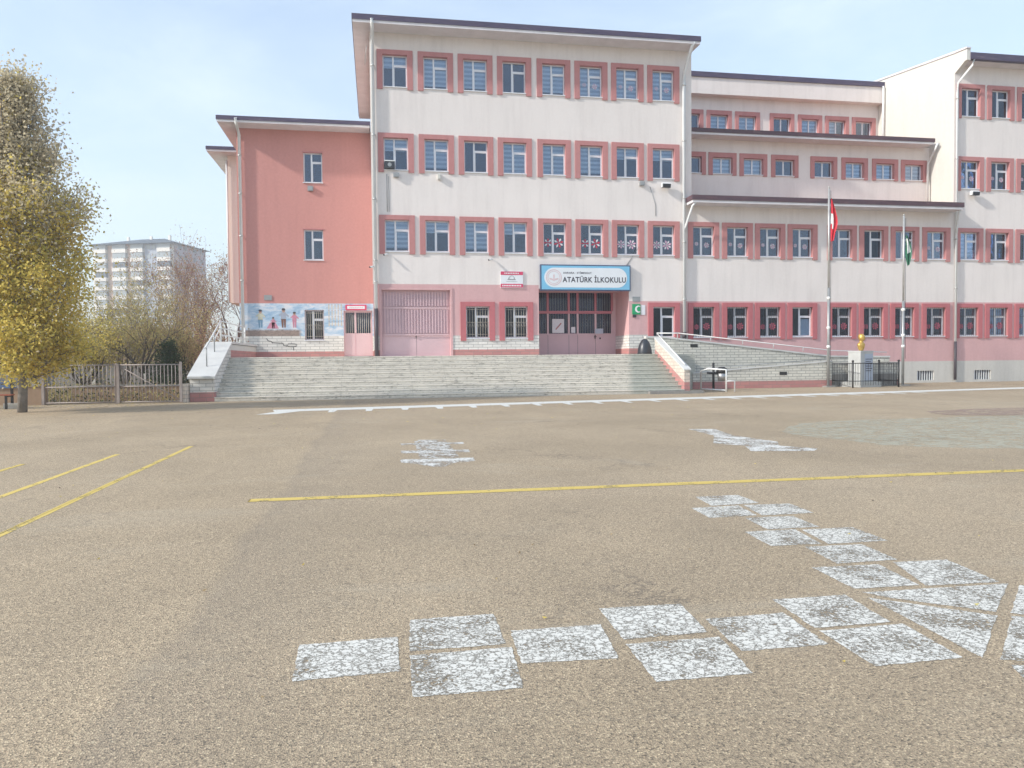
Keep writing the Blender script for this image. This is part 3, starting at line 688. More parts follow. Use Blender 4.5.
# ---- rain pipes
def pipe(pts, r=.055, mat='pipe_white', dark_to=None, collars=()):
    p = MB(); p.tube(pts, r, 10); o = p.build('downpipe', M[mat], school)
    c = MB()
    for (x, y_, z) in collars: c.tube([(x, y_, z - .03), (x, y_, z + .03)], r + .018, 10)
    if collars: c.build('pipe_collar', M['galv'], o)
    if dark_to:
        (x, y_, za, zb) = dark_to; d_ = MB(); d_.tube([(x, y_, za), (x, y_, zb)], r + .012, 10); d_.build('iron_foot', M['pipe_dark'], o)
    return o
pipe([(.02, -.95, 15.42), (.02, -.93, 15.25), (.02, -.3, 14.9), (.02, -.11, 14.6), (.02, -.11, 3.55)], .075, dark_to=(.02, -.11, 1.52, 3.55), collars=[(.02, -.11, z) for z in (13.8, 10.9, 8.2, 5.6, 4.7)])
pipe([(14.15, -.86, 15.35), (14.05, -.8, 15.2), (13.95, -.13, 14.25), (13.95, -.11, 13.8), (13.95, -.11, 2.5)], .075, dark_to=(13.95, -.11, 2.2, 2.5), collars=[(13.95, -.11, z) for z in (13.7, 11.2, 8.6, 6.6, 4.0)])
pipe([(14.25, -.8, 8.35), (14.1, -.7, 8.15), (13.98, -.2, 7.35), (13.97, -.16, 7.1)], .05)
pipe([(28.35, -.75, 15.45), (28.3, -.7, 15.2), (28.02, -.12, 14.55), (28.02, -.10, 14.1), (28.02, -.10, 2.0)], .055, dark_to=(28.02, -.10, .12, 2.0), collars=[(28.02, -.10, z) for z in (13.8, 10.9, 7.0, 4.6)])
pipe([(27.7, -.7, 8.3), (27.85, -.4, 8.0), (28.0, -.17, 7.6), (28.0, -.16, 7.3)], .045)
pipe([(-5.92, 2.02, 12.02), (-5.92, 2.1, 11.85), (-5.92, 2.88, 11.5), (-5.92, 2.88, 2.05)], .07, collars=[(-5.92, 2.88, z) for z in (10.6, 8.9, 7.0, 5.0)])
pipe([(27.78, 5.15, 16.2), (27.78, 5.2, 12.3)], .05)
pipe([(27.72, .85, 11.9), (27.72, 1.1, 11.6), (27.72, 1.55, 11.0), (27.72, 1.55, 8.9)], .05)
pipe([(-7.38, 7.9, 11.6), (-7.38, 7.9, 4.4)], .05)
# cables on the wall
for pts in ([(.55, -.012, 9.3), (.55, -.012, 7.7)], [(.63, -.012, 9.2), (.63, -.012, 7.7)], [(12.35, -.012, 9.1), (12.6, -.012, 8.3), (12.62, -.012, 7.8)], [(11.2, -.012, 5.5), (11.9, -.012, 6.5), (12.0, -.012, 7.4)], [(-.22, -.012, 14.7), (-.30, .4, 14.0)]):
    c = MB(); c.tube(pts, .012, 4); c.build('cable', M['grey_metal'], school)

# =================================================================== text helper
FONT_CACHE = {}
def text_mesh(body, height, x, y, z, mat, parent, name='lettering', bold=.0, width=None, depth=.004, space=1.0, align='LEFT'):
    cu = bpy.data.curves.new('lettering', 'FONT'); cu.body = body; cu.size = 1; cu.extrude = .0; cu.offset = bold; cu.space_character = space
    to = bpy.data.objects.new('lettering_src', cu); COL.objects.link(to)
    bpy.context.view_layer.update(); dg = bpy.context.evaluated_depsgraph_get()
    me = bpy.data.meshes.new_from_object(to.evaluated_get(dg))
    bpy.data.objects.remove(to); 
    xs = [v.co.x for v in me.vertices]; ys = [v.co.y for v in me.vertices]
    sx = (width / (max(xs) - min(xs))) if width else height / .72
    x0 = min(xs)
    off = [0, 0, 0]; p = parent
    while p is not None:
        off = [off[i] + p.location[i] for i in range(3)]; p = p.parent
    for v in me.vertices:
        v.co = ((v.co.x - x0) * sx + x - off[0], y - off[1], v.co.y * height / .72 + z - off[2])
    me.materials.clear(); me.materials.append(mat)
    o = bpy.data.objects.new(name, me); COL.objects.link(o); o.parent = parent
    return o

# =================================================================== SIGNS
x0, x1, z0, z1 = 7.20, 11.36, 4.37, 5.52; yf = -.16
sg = thing('entrance_sign', 'blue and white name board of the school above the entrance doors', 'sign', (9.28, -.1, z0))
b = MB(); b.box(x0, x1, yf, -.003, z0, z1); b.build('frame', M['sign_rim'], sg)
b = MB(); b.box(x0 + .05, x1 - .05, yf - .006, yf - .001, z0 + .05, z1 - .05); b.build('face', M['sign_blue'], sg)
b = MB(); r = .435; cz = (z0 + z1) / 2; xa, xb = x0 + .17 + r, x1 - .17 - r
pts = [(xb + r * cos(t), cz + r * sin(t)) for t in [(-pi / 2 + pi * i / 14) for i in range(15)]] + [(xa + r * cos(t), cz + r * sin(t)) for t in [(pi / 2 + pi * i / 14) for i in range(15)]]
b.prism(pts, 'y', yf - .012, yf - .007); b.build('oval_panel', M['sign_white'], sg)
b = MB(); cx = xa
for rr, w in ((.34, .018), (.27, .012)):
    for i in range(28):
        t, t2 = 2 * pi * i / 28, 2 * pi * (i + 1) / 28
        b.poly([(cx + (rr + w * q) * cos(tt), yf - .016, cz + (rr + w * q) * sin(tt)) for q, tt in ((-1, t), (1, t), (1, t2), (-1, t2))])
b.poly([(cx - .02, yf - .017, cz - .16), (cx + .02, yf - .017, cz - .16), (cx + .03, yf - .017, cz + .06), (cx - .03, yf - .017, cz + .06)], 1)
b.poly([(cx, yf - .018, cz + .17), (cx - .05, yf - .018, cz + .05), (cx + .05, yf - .018, cz + .05)], 2)
for s in (-1, 1): b.poly([(cx + s * .03, yf - .017, cz - .14), (cx + s * .20, yf - .017, cz - .08), (cx + s * .20, yf - .017, cz - .02), (cx + s * .03, yf - .017, cz - .06)], 0)
b.build('emblem', [M['seal_red'], M['seal_red'], M['seal_red']], sg)
text_mesh('ANKARA · ETİMESGUT', .085, 8.22, yf - .016, cz + .17, M['ink'], sg, bold=.012, width=1.32)
text_mesh('ATATÜRK İLKOKULU', .235, 8.20, yf - .016, cz - .20, M['ink'], sg, bold=.022, width=2.93, space=1.06)

nb = thing('notice_board', 'small white wall board with two red bands left of the blue sign', 'sign', (5.93, -.05, 4.5))
b = MB(); b.box(5.43, 6.43, -.05, -.003, 4.48, 5.22); b.build('panel', M['sign_white'], nb)
b = MB(); b.box(5.43, 6.43, -.056, -.051, 5.05, 5.20); b.build('red_band', M['sign_red'], nb)
b = MB(); b.box(5.43, 6.43, -.056, -.051, 4.50, 4.66); b.build('red_band', M['sign_red'], nb)
b = MB()
for i in range(9): b.box(5.60 + i * .075, 5.65 + i * .075, -.060, -.057, 5.10, 5.15)
for i in range(12): b.box(5.50 + i * .072, 5.55 + i * .072, -.060, -.057, 4.55, 4.61)
b.build('lettering', M['ink_white'], nb)
b = MB(); b.box(5.74, 6.10, -.055, -.051, 4.83, 4.87); b.box(5.78, 5.82, -.055, -.051, 4.87, 4.93); b.box(6.02, 6.06, -.055, -.051, 4.87, 4.93)
b.tube([(5.80, -.053, 4.93), (5.86, -.053, 5.0), (5.92, -.053, 5.02), (5.98, -.053, 5.0), (6.04, -.053, 4.93)], .008, 4); b.box(5.68, 6.18, -.055, -.051, 4.75, 4.765); b.build('emblem', M['grey_metal'], nb)

gs = thing('green_wall_sign', 'small green wall sign with a white crescent right of the entrance', 'sign', (11.68, -.04, 3.3))
b = MB(); b.box(11.48, 11.86, -.04, -.003, 3.32, 3.79); b.build('panel', M['green'], gs)
b = MB(); cx, cz = 11.76, 3.56; n = 18
out_ = [(cx + .16 * cos(t), cz + .16 * sin(t)) for t in [pi * .28 + 1.44 * pi * i / n for i in range(n + 1)]]
inn = [(cx + .045 + .115 * cos(t), cz + .115 * sin(t)) for t in [pi * .30 + 1.40 * pi * i / n for i in range(n + 1)]]
for i in range(n): b.poly([(out_[i][0], -.045, out_[i][1]), (out_[i + 1][0], -.045, out_[i + 1][1]), (inn[i + 1][0], -.045, inn[i + 1][1]), (inn[i][0], -.045, inn[i][1])])
b.build('crescent', M['ink_white'], gs)
b = MB(); b.box(11.50, 11.85, -.02, -.003, 3.90, 4.12)
tag(b.build('wall_plaque', M['grey_metal']), 'plain grey plaque fixed above the green crescent sign', 'plaque')
b = MB(); b.box(11.5, 11.66, -.05, -.003, 3.19, 3.30)
tag(b.build('meter_box', M['dark_plastic']), 'little dark box right under the green crescent sign', 'box')
b = MB(); b.box(11.9, 12.1, -.02, -.003, 3.3, 3.75); tag(b.build('paper_notice', M['paper_white']), 'pale sheet of paper stuck up beside the green crescent sign', 'notice')
ds = thing('door_sign', 'small rose and white sign over the side door in the pink wing', 'sign', (-.95, YP - .05, 3.7))
b = MB(); b.box(-1.38, -.42, YP - .09, YP - .003, 3.68, 3.93); b.build('panel', M['sign_red'], ds)
b = MB(); b.box(-1.30, -.50, YP - .10, YP - .091, 3.74, 3.87); b.build('face', M['sign_white'], ds)
b = MB()
for i in range(8): b.box(-1.2 + i * .08, -1.14 + i * .08, YP - .106, YP - .101, 3.785, 3.825)
b.build('lettering', M['seal_red'], ds)
b = MB(); b.box(-5.0, -4.66, YP - .03, YP - .003, 4.13, 4.36)
tag(b.build('wall_plaque', M['grey_metal']), 'small grey plaque on the salmon wall just above the mural', 'plaque')

# =================================================================== wall lights, cameras, cooler
def floodlight(x, z, w, label, y=0):
    t = thing('floodlight', label, 'floodlight', (x, y, z), 'floodlights fixed to the school front')
    b = MB(); b.prism([(y - .10, z - .09), (y - .26, z - .11), (y - .30, z + .05), (y - .22, z + .11), (y - .10, z + .08)], 'x', x - w / 2, x + w / 2); b.build('housing', M['pipe_white'], t)
    b = MB(); b.prism([(y - .265, z - .105), (y - .29, z - .10), (y - .315, z + .035), (y - .30, z + .04)], 'x', x - w / 2 + .03, x + w / 2 - .03); b.prism([(y - .12, z - .115), (y - .28, z - .13), (y - .285, z - .112), (y - .12, z - .095)], 'x', x - w / 2 + .02, x + w / 2 - .02); b.build('lens', M['dark_plastic'], t)
    b = MB(); b.box(x - .03, x + .03, y - .16, y - .003, z - .02, z + .02); b.build('bracket', M['grey_metal'], t)
floodlight(13.05, 9.16, .42, 'large white floodlight under the last window of the centre block')
floodlight(28.95, 9.25, .42, 'white floodlight high on the end block beside its downpipe')
def camera_(x, z, label, y=0, sx=1):
    t = thing('security_camera', label, 'camera', (x, y, z), 'security cameras on the school front')
    b = MB(); b.tube([(x, y - .10, z), (x - .16 * sx, y - .26, z - .05)], .04, 8); b.build('housing', M['white_paint'], t)
    b = MB(); b.tube([(x - .16 * sx, y - .26, z - .05), (x - .175 * sx, y - .275, z - .055)], .036, 8); b.build('lens', M['black'], t)
    b = MB(); b.tube([(x, y - .003, z + .02), (x, y - .11, z + .02)], .018, 6); b.build('bracket', M['dark_plastic'], t)
camera_(.55, 5.88, 'white camera under the first window above the garage door')
camera_(5.05, 5.72, 'camera on the white wall near the board with red bands')
camera_(-.05, 5.35, 'camera at the corner above the dark iron downpipe', 0, 1)
t = thing('air_cooler', 'dark boxy cooler sitting in the lower corner of a second row window', 'air cooler', (.7, -.1, 9.5))
b = MB(); b.box(.47, .88, -.22, .08, 9.52, 9.79); b.build('case', M['dark_plastic'], t)
b = MB(); b.tube([(.675, -.225, 9.655), (.675, -.235, 9.655)], .085, 14); b.build('fan_grille', M['grey_metal'], t)
b = MB(); b.box(.45, .90, -.23, .08, 9.80, 9.84); b.build('top_cover', M['white_paint'], t)
for (x, z, w, h, mt, nm, lb, ct) in ((.95, 9.25, .24, .16, 'grey_metal', 'junction_box', 'grey box just below the window that holds the cooler', 'box'), (2.78, 9.24, .14, .24, 'cream', 'siren_box', 'cream alarm box under the second window of its row', 'alarm'), (11.95, 9.22, .22, .17, 'grey_metal', 'junction_box', 'grey wall box near the large floodlight', 'box')):
    b = MB(); b.box(x - w / 2, x + w / 2, -.14, -.003, z - h / 2, z + h / 2); b.box(x - w / 2 + .025, x + w / 2 - .025, -.15, -.141, z - h / 2 + .025, z + h / 2 - .025)
    tag(b.build(nm, M[mt]), lb, ct)
b = MB(); b.box(-2.98, -2.74, YP - .12, YP - .003, 9.12, 9.34); b.box(-2.95, -2.77, YP - .13, YP - .121, 9.15, 9.31); tag(b.build('junction_box', M['grey_metal']), 'grey box under the upper window of the pink wing', 'box')

# =================================================================== STAIRCASE
st = thing('stone_staircase', 'wide pale marble staircase leading up to the school doors', 'stairs', (3, -4.8, 0))
NS = 10; rise = .15; tread = .31; yfront = -6.3; XL, XR = -5.4, 11.36
for i in range(NS):
    s = MB(); y0 = yfront + i * tread; z0 = i * rise
    y1 = yfront + (i + 1) * tread if i < NS - 1 else 0
    s.box(XL, XR, y0 - .015, y0 + tread + .02 if i < NS - 1 else 3.0, z0 + .0 if i == 0 else z0 - .01, z0 + rise - .035)
    s.box(XL, XR, y0 - .04, y0 + tread - .041 if i < NS - 1 else 0, z0 + rise - .034, z0 + rise)
    o = s.build('step' if i < NS - 1 else 'landing', M['steps'], st)
# right end: landing continues to the ramp
s = MB(); s.box(XR + .25, 13.2, -3.0, 0, .0, 1.48); s.build('landing', M['steps'], st)
s = MB(); s.box(-5.4, -.1, 0.002, YP, 1.3, 1.498); s.build('landing', M['steps'], st)
ws = MB(); ws.box(9.9, 12.0, -6.62, -6.36, .0, .10); ws.build('bottom_slab', M['concrete'], st)
# left cheek wall with sloping coping
ck = MB(); xa, xb = -6.18, -5.40
ck.prism([(-6.3, .32), (-6.3, .80), (-3.2, 2.0), (-3.2, .32)], 'x', xa, xb, 0); ck.prism([(-6.3, 0), (-6.3, .319), (-3.2, .319), (-3.2, 0)], 'x', xa, xb, 1)
ck.box(xa, xb, -3.199, 3.0, 1.78, 2.0, 2); ck.box(xa, xb, -3.199, 3.0, 0, 1.779, 1)
co_ = ck.build('side_wall', [M['stone'], M['stone_pink'], M['cream']], st); tag(co_, 'left stone side wall of the stairs')
cp = MB(); cp.prism([(-6.42, .78), (-6.42, .86), (-3.18, 2.10), (3.0, 2.10), (3.0, 2.02), (-3.16, 2.02)], 'x', xa - .06, xb + .05); cp.build('coping', M['coping'], co_)
# right cheek wall
ck = MB(); xa, xb = 11.36, 11.58
ck.prism([(-6.3, .42), (-6.3, .86), (-3.2, 2.12), (-3.2, 1.70)], 'x', xa, xb, 0); ck.prism([(-6.3, 0), (-6.3, .419), (-3.2, 1.699), (-3.2, 0)], 'x', xa, xb, 1)
co_ = ck.build('side_wall', [M['stone_orange'], M['stone_pink']], st); tag(co_, 'right stone side wall of the stairs')
cp = MB(); cp.prism([(-6.34, .86), (-6.34, .92), (-3.2, 2.20), (-3.2, 2.121)], 'x', xa - .03, xb + .03); cp.build('coping', M['coping'], co_)
# railing on the left landing and handrail on the slope
rl = thing('landing_railing', 'cream tube railing on top of the left stair wall', 'railing', (-5.9, -2, 2.1))
def P(mb, pts, r=.03, n=7): mb.tube(pts, r, n)
b = MB()
xr = -5.78
zt = 2.88
for yy in (-3.0, -1.4, .4, 2.4): P(b, [(xr, yy, 2.10), (xr, yy, zt)], .035)
for zz in (zt, 2.62, 2.36): P(b, [(xr, -3.0, zz), (xr, 2.4, zz)], .025)
b.build('rail_frame', M['white_paint'], rl)
b = MB(); P(b, [(xr, -3.0, zt), (xr, -5.7, zt - 1.06)], .03); P(b, [(xr, -3.0, zt - .26), (xr, -4.2, zt - .26 - .47)], .022); b.build('sloping_handrail', M['white_paint'], rl)
for yy in (-4.2, -5.55):
    b = MB(); zb = .86 + (yy + 6.42) * .383; P(b, [(xr, yy, zb), (xr, yy, zt + (yy + 3.0) * .393)], .022); b.build('post', M['grey_metal'], rl)
tag(bpy.data.objects[rl.name], None)
# thin railing at the top of the right stair wall
rr = thing('landing_railing', 'low white tube rail at the head of the right stair wall', 'railing', (12, -3, 2.2))
b = MB(); P(b, [(11.45, -3.2, 2.15), (11.45, -3.2, 2.36), (12.35, -3.2, 2.36), (12.35, -3.2, 2.1)], .03); P(b, [(11.45, -3.2, 2.36), (11.47, -6.1, 1.08)], .022); P(b, [(12.35, -3.2, 2.36), (20.5, -1.45, 1.60), (23.3, -1.45, 1.50)], .022)
for i in range(1, 5):
    t_ = i / 5; P(b, [(12.35 + 8.15 * t_, -3.2 + 1.75 * t_, 2.36 - .76 * t_ - .18), (12.35 + 8.15 * t_, -3.2 + 1.75 * t_, 2.36 - .76 * t_)], .02)
b.build('rail', M['white_paint'], rr)

# =================================================================== ACCESS RAMP
rp = thing('access_ramp', 'switchback ramp with grey stone walls on a rose footing right of the stairs', 'ramp', (17, -2, 0))
def stone_wall_x(poly, y0, y1, band=.36, rear=None):
    b = MB(); b.prism([(x, z) for x, z in poly], 'y', y0, y1, 0)
    return b
# upper wall: stone and rose base
u = MB(); u.prism([(11.585, .36), (23.4, .36), (23.4, 1.26), (20.4, 1.30), (12.4, 2.20), (11.585, 2.22)], 'y', -1.52, -1.30, 0); u.prism([(11.585, 0), (23.4, 0), (23.4, .359), (11.585, .359)], 'y', -1.52, -1.30, 1)
uo = u.build('upper_wall', [M['stone_wet'], M['stone_pink']], rp)
c = MB(); c.prism([(11.585, 2.221), (12.4, 2.201), (20.4, 1.301), (23.4, 1.261), (23.4, 1.33), (20.4, 1.37), (12.42, 2.27), (11.585, 2.29)], 'y', -1.56, -1.26); c.build('coping', M['coping'], uo)
l = MB(); l.prism([(13.1, .31), (19.5, .31), (19.5, 1.10), (13.1, .66)], 'y', -3.05, -2.85, 0); l.prism([(13.1, 0), (19.5, 0), (19.5, .309), (13.1, .309)], 'y', -3.05, -2.85, 1)
l.box(19.5, 23.0, -2.75, -2.55, .31, .98, 0); l.box(19.5, 23.0, -2.75, -2.55, 0, .309, 1); l.box(22.8, 23.0, -2.549, -1.53, 0, .98, 0)
lo = l.build('lower_wall', [M['stone_wet'], M['stone_pink']], rp)
c = MB(); c.prism([(13.1, .661), (19.5, 1.101), (19.5, 1.15), (13.1, .71)], 'y', -3.08, -2.82); c.box(19.5, 23.03, -2.78, -2.52, .981, 1.03); c.build('coping', M['coping'], lo)
f = MB(); f.prism([(13.1, 0.002), (20.0, .55), (22.8, .55), (22.8, 0.002)], 'y', -2.849, -1.53); f.build('ramp_floor', M['concrete'], rp)
f = MB(); f.prism([(13.2, 0.0), (13.2, 1.48), (22.0, .55), (23.4, .55), (23.4, 0)], 'y', -1.299, -.002); f.build('ramp_floor', M['concrete'], rp)
for (xx, zz) in ((13.8, 1.86), (17.2, .62)):
    f = MB(); y_ = -1.53 if xx < 15 else -3.06; f.box(xx - .17, xx + .17, y_ - .004, y_ - .001, zz - .07, zz + .07); f.build('drain_slot', M['black'], rp)
# thin dark-and-white handrail on the lower wall
b = MB(); b.tube([(13.3, -2.95, .86), (19.4, -2.95, 1.22)], .018, 6)
for x in (13.3, 15.3, 17.3, 19.4): b.tube([(x, -2.95, .7 + (x - 13.1) * .069), (x, -2.95, .86 + (x - 13.3) * .059)], .015, 5)
b.build('handrail', M['grey_metal'], rp)

# white tube barrier by the ramp foot
wb = thing('tube_barrier', 'white bent tube barrier standing at the foot of the ramp', 'barrier', (13, -5.4, 0))
b = MB()
b.tube([(12.55, -5.1, 0), (12.55, -5.1, .80), (12.75, -5.3, .90), (13.25, -5.85, .86), (13.25, -5.85, 0)], .035, 8)
b.build('front_hoop', M['white_paint'], wb)
b = MB(); b.tube([(12.55, -5.1, .10), (13.25, -5.85, .06)], .03, 8); b.build('lower_rail', M['white_paint'], wb)
b = MB(); b.tube([(13.25, -5.85, .42), (13.62, -5.8, .42), (13.62, -5.8, 0)], .03, 8); b.build('side_leg', M['white_paint'], wb)
# litter bin on post
lb = thing('litter_bin', 'steel bucket bin with black rim hung on a short dark post', 'litter bin', (13.55, -4.7, 0))
b = MB(); b.tube([(13.3, -4.6, 0), (13.3, -4.6, 1.12)], .05, 8); b.build('post', M['black'], lb)
b = MB(); b.lathe([(.15, .38), (.19, .72)], 13.66, -4.6, 14); b.build('bucket', M['steelgrey'], lb)
b = MB(); b.lathe([(.20, .70), (.22, .74), (.20, .88), (.10, .95)], 13.66, -4.6, 14); b.build('lid', M['black'], lb)
b = MB(); b.tube([(13.0, -4.7, .72), (13.32, -4.6, .70), (13.6, -4.6, .68)], .05, 6); b.build('bracket', M['black'], lb)

# black domed bin on the landing
db = thing('domed_bin', 'black pointed dome shaped bin standing at the top of the stairs', 'bin', (11.03, -2.9, 1.5))
b = MB(); b.lathe([(.30, 1.5), (.30, 1.56), (.275, 1.75), (.21, 1.95), (.12, 2.09), (.03, 2.14)], 11.03, -2.9, 20); b.build('shell', M['dark_plastic'], db)
b = MB(); b.lathe([(.31, 1.5), (.31, 1.54)], 11.03, -2.9, 20); b.build('base_ring', M['black'], db)

# =================================================================== FLAGPOLES, BUST
def flagpole(x, y, h, label):
    t = thing('flagpole', label, 'flagpole', (x, y, 0), 'flagpoles in front of the low wing')
    b = MB(); b.tube([(x, y, 0), (x, y, h * .5)], .06, 10); b.build('lower_tube', M['grey_metal'], t)
    b = MB(); b.tube([(x, y, h * .5), (x, y, h)], .045, 10); b.build('upper_tube', M['galv'], t)
    b = MB(); b.tube([(x + .09, y - .03, 1.2), (x + .07, y - .03, h - .1)], .011, 4); b.build('halyard', M['dark_plastic'], t)
    for z in (h * .45, 1.75, h * .30):
        b = MB(); b.lathe([(.02, z - .09), (.08, z - .04), (.08, z + .04), (.02, z + .09)], x, y, 10); b.build('white_ring', M['white_paint'], t)
    b = MB(); b.box(x - .22, x + .22, y - .22, y + .22, 0, .06); b.build('base_plate', M['concrete'], t)
    b = MB(); b.lathe([(.02, h), (.05, h + .04), (.0, h + .09)], x, y, 8); b.build('finial', M['galv'], t)
flagpole(19.26, -3.15, 8.55, 'taller pale flagpole carrying the red flag')
flagpole(22.86, -3.15, 7.45, 'shorter pale flagpole carrying the green and white flag')
def drooping_flag(name, x, y, prof, mats, label, matfn, fold=.05):
    """prof: list of (z, width) – cloth hanging in folds from the pole"""
    b = MB(); nx = 10
    V = []
    for k, (z, x0, x1) in enumerate(prof):
        for i in range(nx + 1):
            u = i / nx; V.append((x + x0 + (x1 - x0) * u, y + fold * sin(u * 9 + k * .35) * (.3 + u), z - .05 * sin(u * 4)))
    for k in range(len(prof) - 1):
        for i in range(nx):
            a = k * (nx + 1) + i
            b.poly([V[a], V[a + 1], V[a + nx + 2], V[a + nx + 1]], matfn(k / (len(prof) - 1), i / nx), True)
    return tag(b.build(name, mats), label, 'flag')
drooping_flag('flag', 19.32, -3.2, [(8.10, 0, .05), (7.95, 0, .09), (7.75, 0, .15), (7.5, 0, .21), (7.25, 0, .27), (7.05, 0, .29), (6.85, 0, .25), (6.65, 0, .19), (6.45, 0, .15), (6.3, 0, .12)], [M['flag_red'], M['flag_white']], 'red flag with a white crescent hanging limp from the taller pole',
              lambda v, u: 1 if (.28 < v < .45 and u < .32) or (.50 < v < .60 and .1 < u < .5) else 0)
drooping_flag('flag', 22.92, -3.2, [(6.62, .0, .05), (6.5, 0, .11), (6.35, 0, .16), (6.2, .0, .20), (6.0, -.02, .24), (5.85, -.02, .25), (5.65, 0, .24), (5.5, .04, .21), (5.3, .08, .16)], [M['flag_green'], M['flag_white']], 'green and white flag hanging limp from the shorter pole',
              lambda v, u: 1 if v < .55 and .2 < u + v * .0 < .85 and v > .05 else 0)

ped = thing('statue_pedestal', 'pale marble pedestal with a bluish inscribed panel inside the black fence', 'pedestal', (20.72, -3.35, 0))
def rotbox(mb, cx, cy, a, hx, hy, z0, z1, m=0):
    c_, s_ = cos(a), sin(a)
    pts = [(cx + c_ * u - s_ * v, cy + s_ * u + c_ * v) for u, v in ((-hx, -hy), (hx, -hy), (hx, hy), (-hx, hy))]
    mb.prism(pts, 'z', z0, z1, m)
A_ = radians(14)
b = MB(); rotbox(b, 20.70, -3.3, A_, .37, .33, .22, 1.50); b.build('shaft', M['marble'], ped)
b = MB(); rotbox(b, 20.70, -3.3, A_, .62, .55, 0, .22); b.build('foot', M['marble'], ped)
b = MB(); rotbox(b, 20.70, -3.3, A_, .385, .345, 1.50, 1.56); b.build('cap', M['marble'], ped)
c_, s_ = cos(A_), sin(A_)
def on_front(u, z, d=.335): return (20.70 + c_ * u + s_ * d, -3.3 + s_ * u - c_ * d, z)
b = MB(); b.poly([on_front(-.14, .28), on_front(.34, .28), on_front(.34, 1.42), on_front(-.14, 1.42)]); b.build('inscribed_panel', M['marble_blue'], ped)
b = MB()
for r_ in range(6):
    for k in range(5 - (r_ % 2)):
        u0 = -.09 + k * .08; z_ = 1.18 - r_ * .1; b.poly([on_front(u0, z_, .34), on_front(u0 + .065, z_, .34), on_front(u0 + .065, z_ + .035, .34), on_front(u0, z_ + .035, .34)])
b.build('lettering', M['ink'], ped)

# bust: one continuous gilded figure (head, neck, shoulders)
def bust():
    me = bpy.data.meshes.new('bust'); bm = bmesh.new()
    cx, cy, z0 = 20.72, -3.3, 1.56
    prof = []  # (z, rx, ry, yoff)
    prof = [(0, .085, .08, 0), (.05, .11, .10, 0), (.12, .155, .12, 0), (.20, .19, .13, 0), (.27, .195, .13, .0), (.32, .17, .115, .0), (.355, .115, .095, 0), (.385, .08, .08, -.005), (.42, .076, .08, -.01), (.45, .088, .10, -.025), (.49, .108, .125, -.03), (.54, .12, .14, -.02), (.60, .124, .145, -.012), (.66, .115, .135, -.005), (.71, .085, .105, 0), (.735, .04, .05, 0)]
    n = 28; rings = []
    for (z, rx, ry, yo) in prof:
        ring = []
        for q in range(n):
            t = 2 * pi * q / n; x = rx * cos(t); y = ry * sin(t) + yo
            front = max(0, -sin(t))
            if .48 < z < .57 and abs(cos(t)) < .16: y -= .032      # nose
            if .53 < z < .56 and .2 < abs(cos(t)) < .55 and sin(t) < 0: y += .014                                          # eye sockets
            if .59 < z < .62 and abs(cos(t)) < .6 and sin(t) < 0: y -= .008                                               # brow
            if .44 < z < .46 and front > .9: y -= .018                                                                    # chin
            if .48 < z < .57 and abs(cos(t)) > .97: x *= 1.12                                                             # ears
            if z < .36 and abs(cos(t)) < .18 and sin(t) < 0: y += .015                                                    # lapel notch
            ring.append(bm.verts.new((x, y, z)))
        rings.append(ring)
    for a, b_ in zip(rings, rings[1:]):
        for q in range(n): bm.faces.new((a[q], a[(q + 1) % n], b_[(q + 1) % n], b_[q]))
    bm.faces.new(list(reversed(rings[0]))); bm.faces.new(rings[-1])
    for f_ in bm.faces: f_.smooth = True
    bm.to_mesh(me); bm.free(); me.materials.append(M['gold'])
    o = bpy.data.objects.new('bust_statue', me); COL.objects.link(o); o.location = (cx, cy, z0); o.rotation_euler = (0, 0, radians(20))
    return tag(o, 'golden bust of a man on top of the marble pedestal', 'statue')
bust()

# black picket fence round the pedestal
fx = thing('low_metal_fence', 'low black picket fence around the marble pedestal', 'fence', (20.7, -4.3, 0))
cs = [(19.66, -2.75), (19.66, -4.30), (21.80, -4.30), (21.80, -3.0)]
for (x, y) in cs:
    b = MB(); b.tube([(x, y, 0), (x, y, 1.10)], .035, 8); b.lathe([(.05, 1.10), (.05, 1.14), (.01, 1.17)], x, y, 8); b.build('post', M['black'], fx)
for (a, b_) in zip(cs, cs[1:]):
    m_ = MB()
    for z in (1.03, .28): m_.tube([(a[0], a[1], z), (b_[0], b_[1], z)], .018, 5)
    L = sqrt((a[0] - b_[0]) ** 2 + (a[1] - b_[1]) ** 2); n = int(L / .115)
    for i in range(1, n):
        t_ = i / n; x = a[0] + (b_[0] - a[0]) * t_; y = a[1] + (b_[1] - a[1]) * t_; m_.tube([(x, y, .10), (x, y, 1.03)], .010, 4)
    m_.build('picket_panel', M['black'], fx)

# =================================================================== LEFT: fence, gate, walls, bench
def bar_panel(parent, x0, x1, y0, y1, z0, z1, pitch=.115, brace=False, rails=(.0, .42, 1.)):
    m_ = MB(); L = sqrt((x1 - x0) ** 2 + (y1 - y0) ** 2); n = max(2, int(L / pitch))
    for r_ in rails: z = z0 + (z1 - z0) * r_; m_.tube([(x0, y0, z), (x1, y1, z)], .020, 5)
    for i in range(n + 1):
        t_ = i / n; x = x0 + (x1 - x0) * t_; y = y0 + (y1 - y0) * t_; m_.tube([(x, y, z0), (x, y, z1)], .012, 4)
    if brace: m_.tube([(x0, y0, z1 - .03), (x1, y1, z0 + .05)], .016, 5)
    return m_.build('bar_panel', M['fence_paint'], parent)
fe = thing('bar_fence', 'faded pinkish vertical bar fence between the tan pillar and the gate', 'fence', (-9.5, -6.5, 0))
bar_panel(fe, -10.60, -8.42, -6.5, -6.6, .06, 1.27)
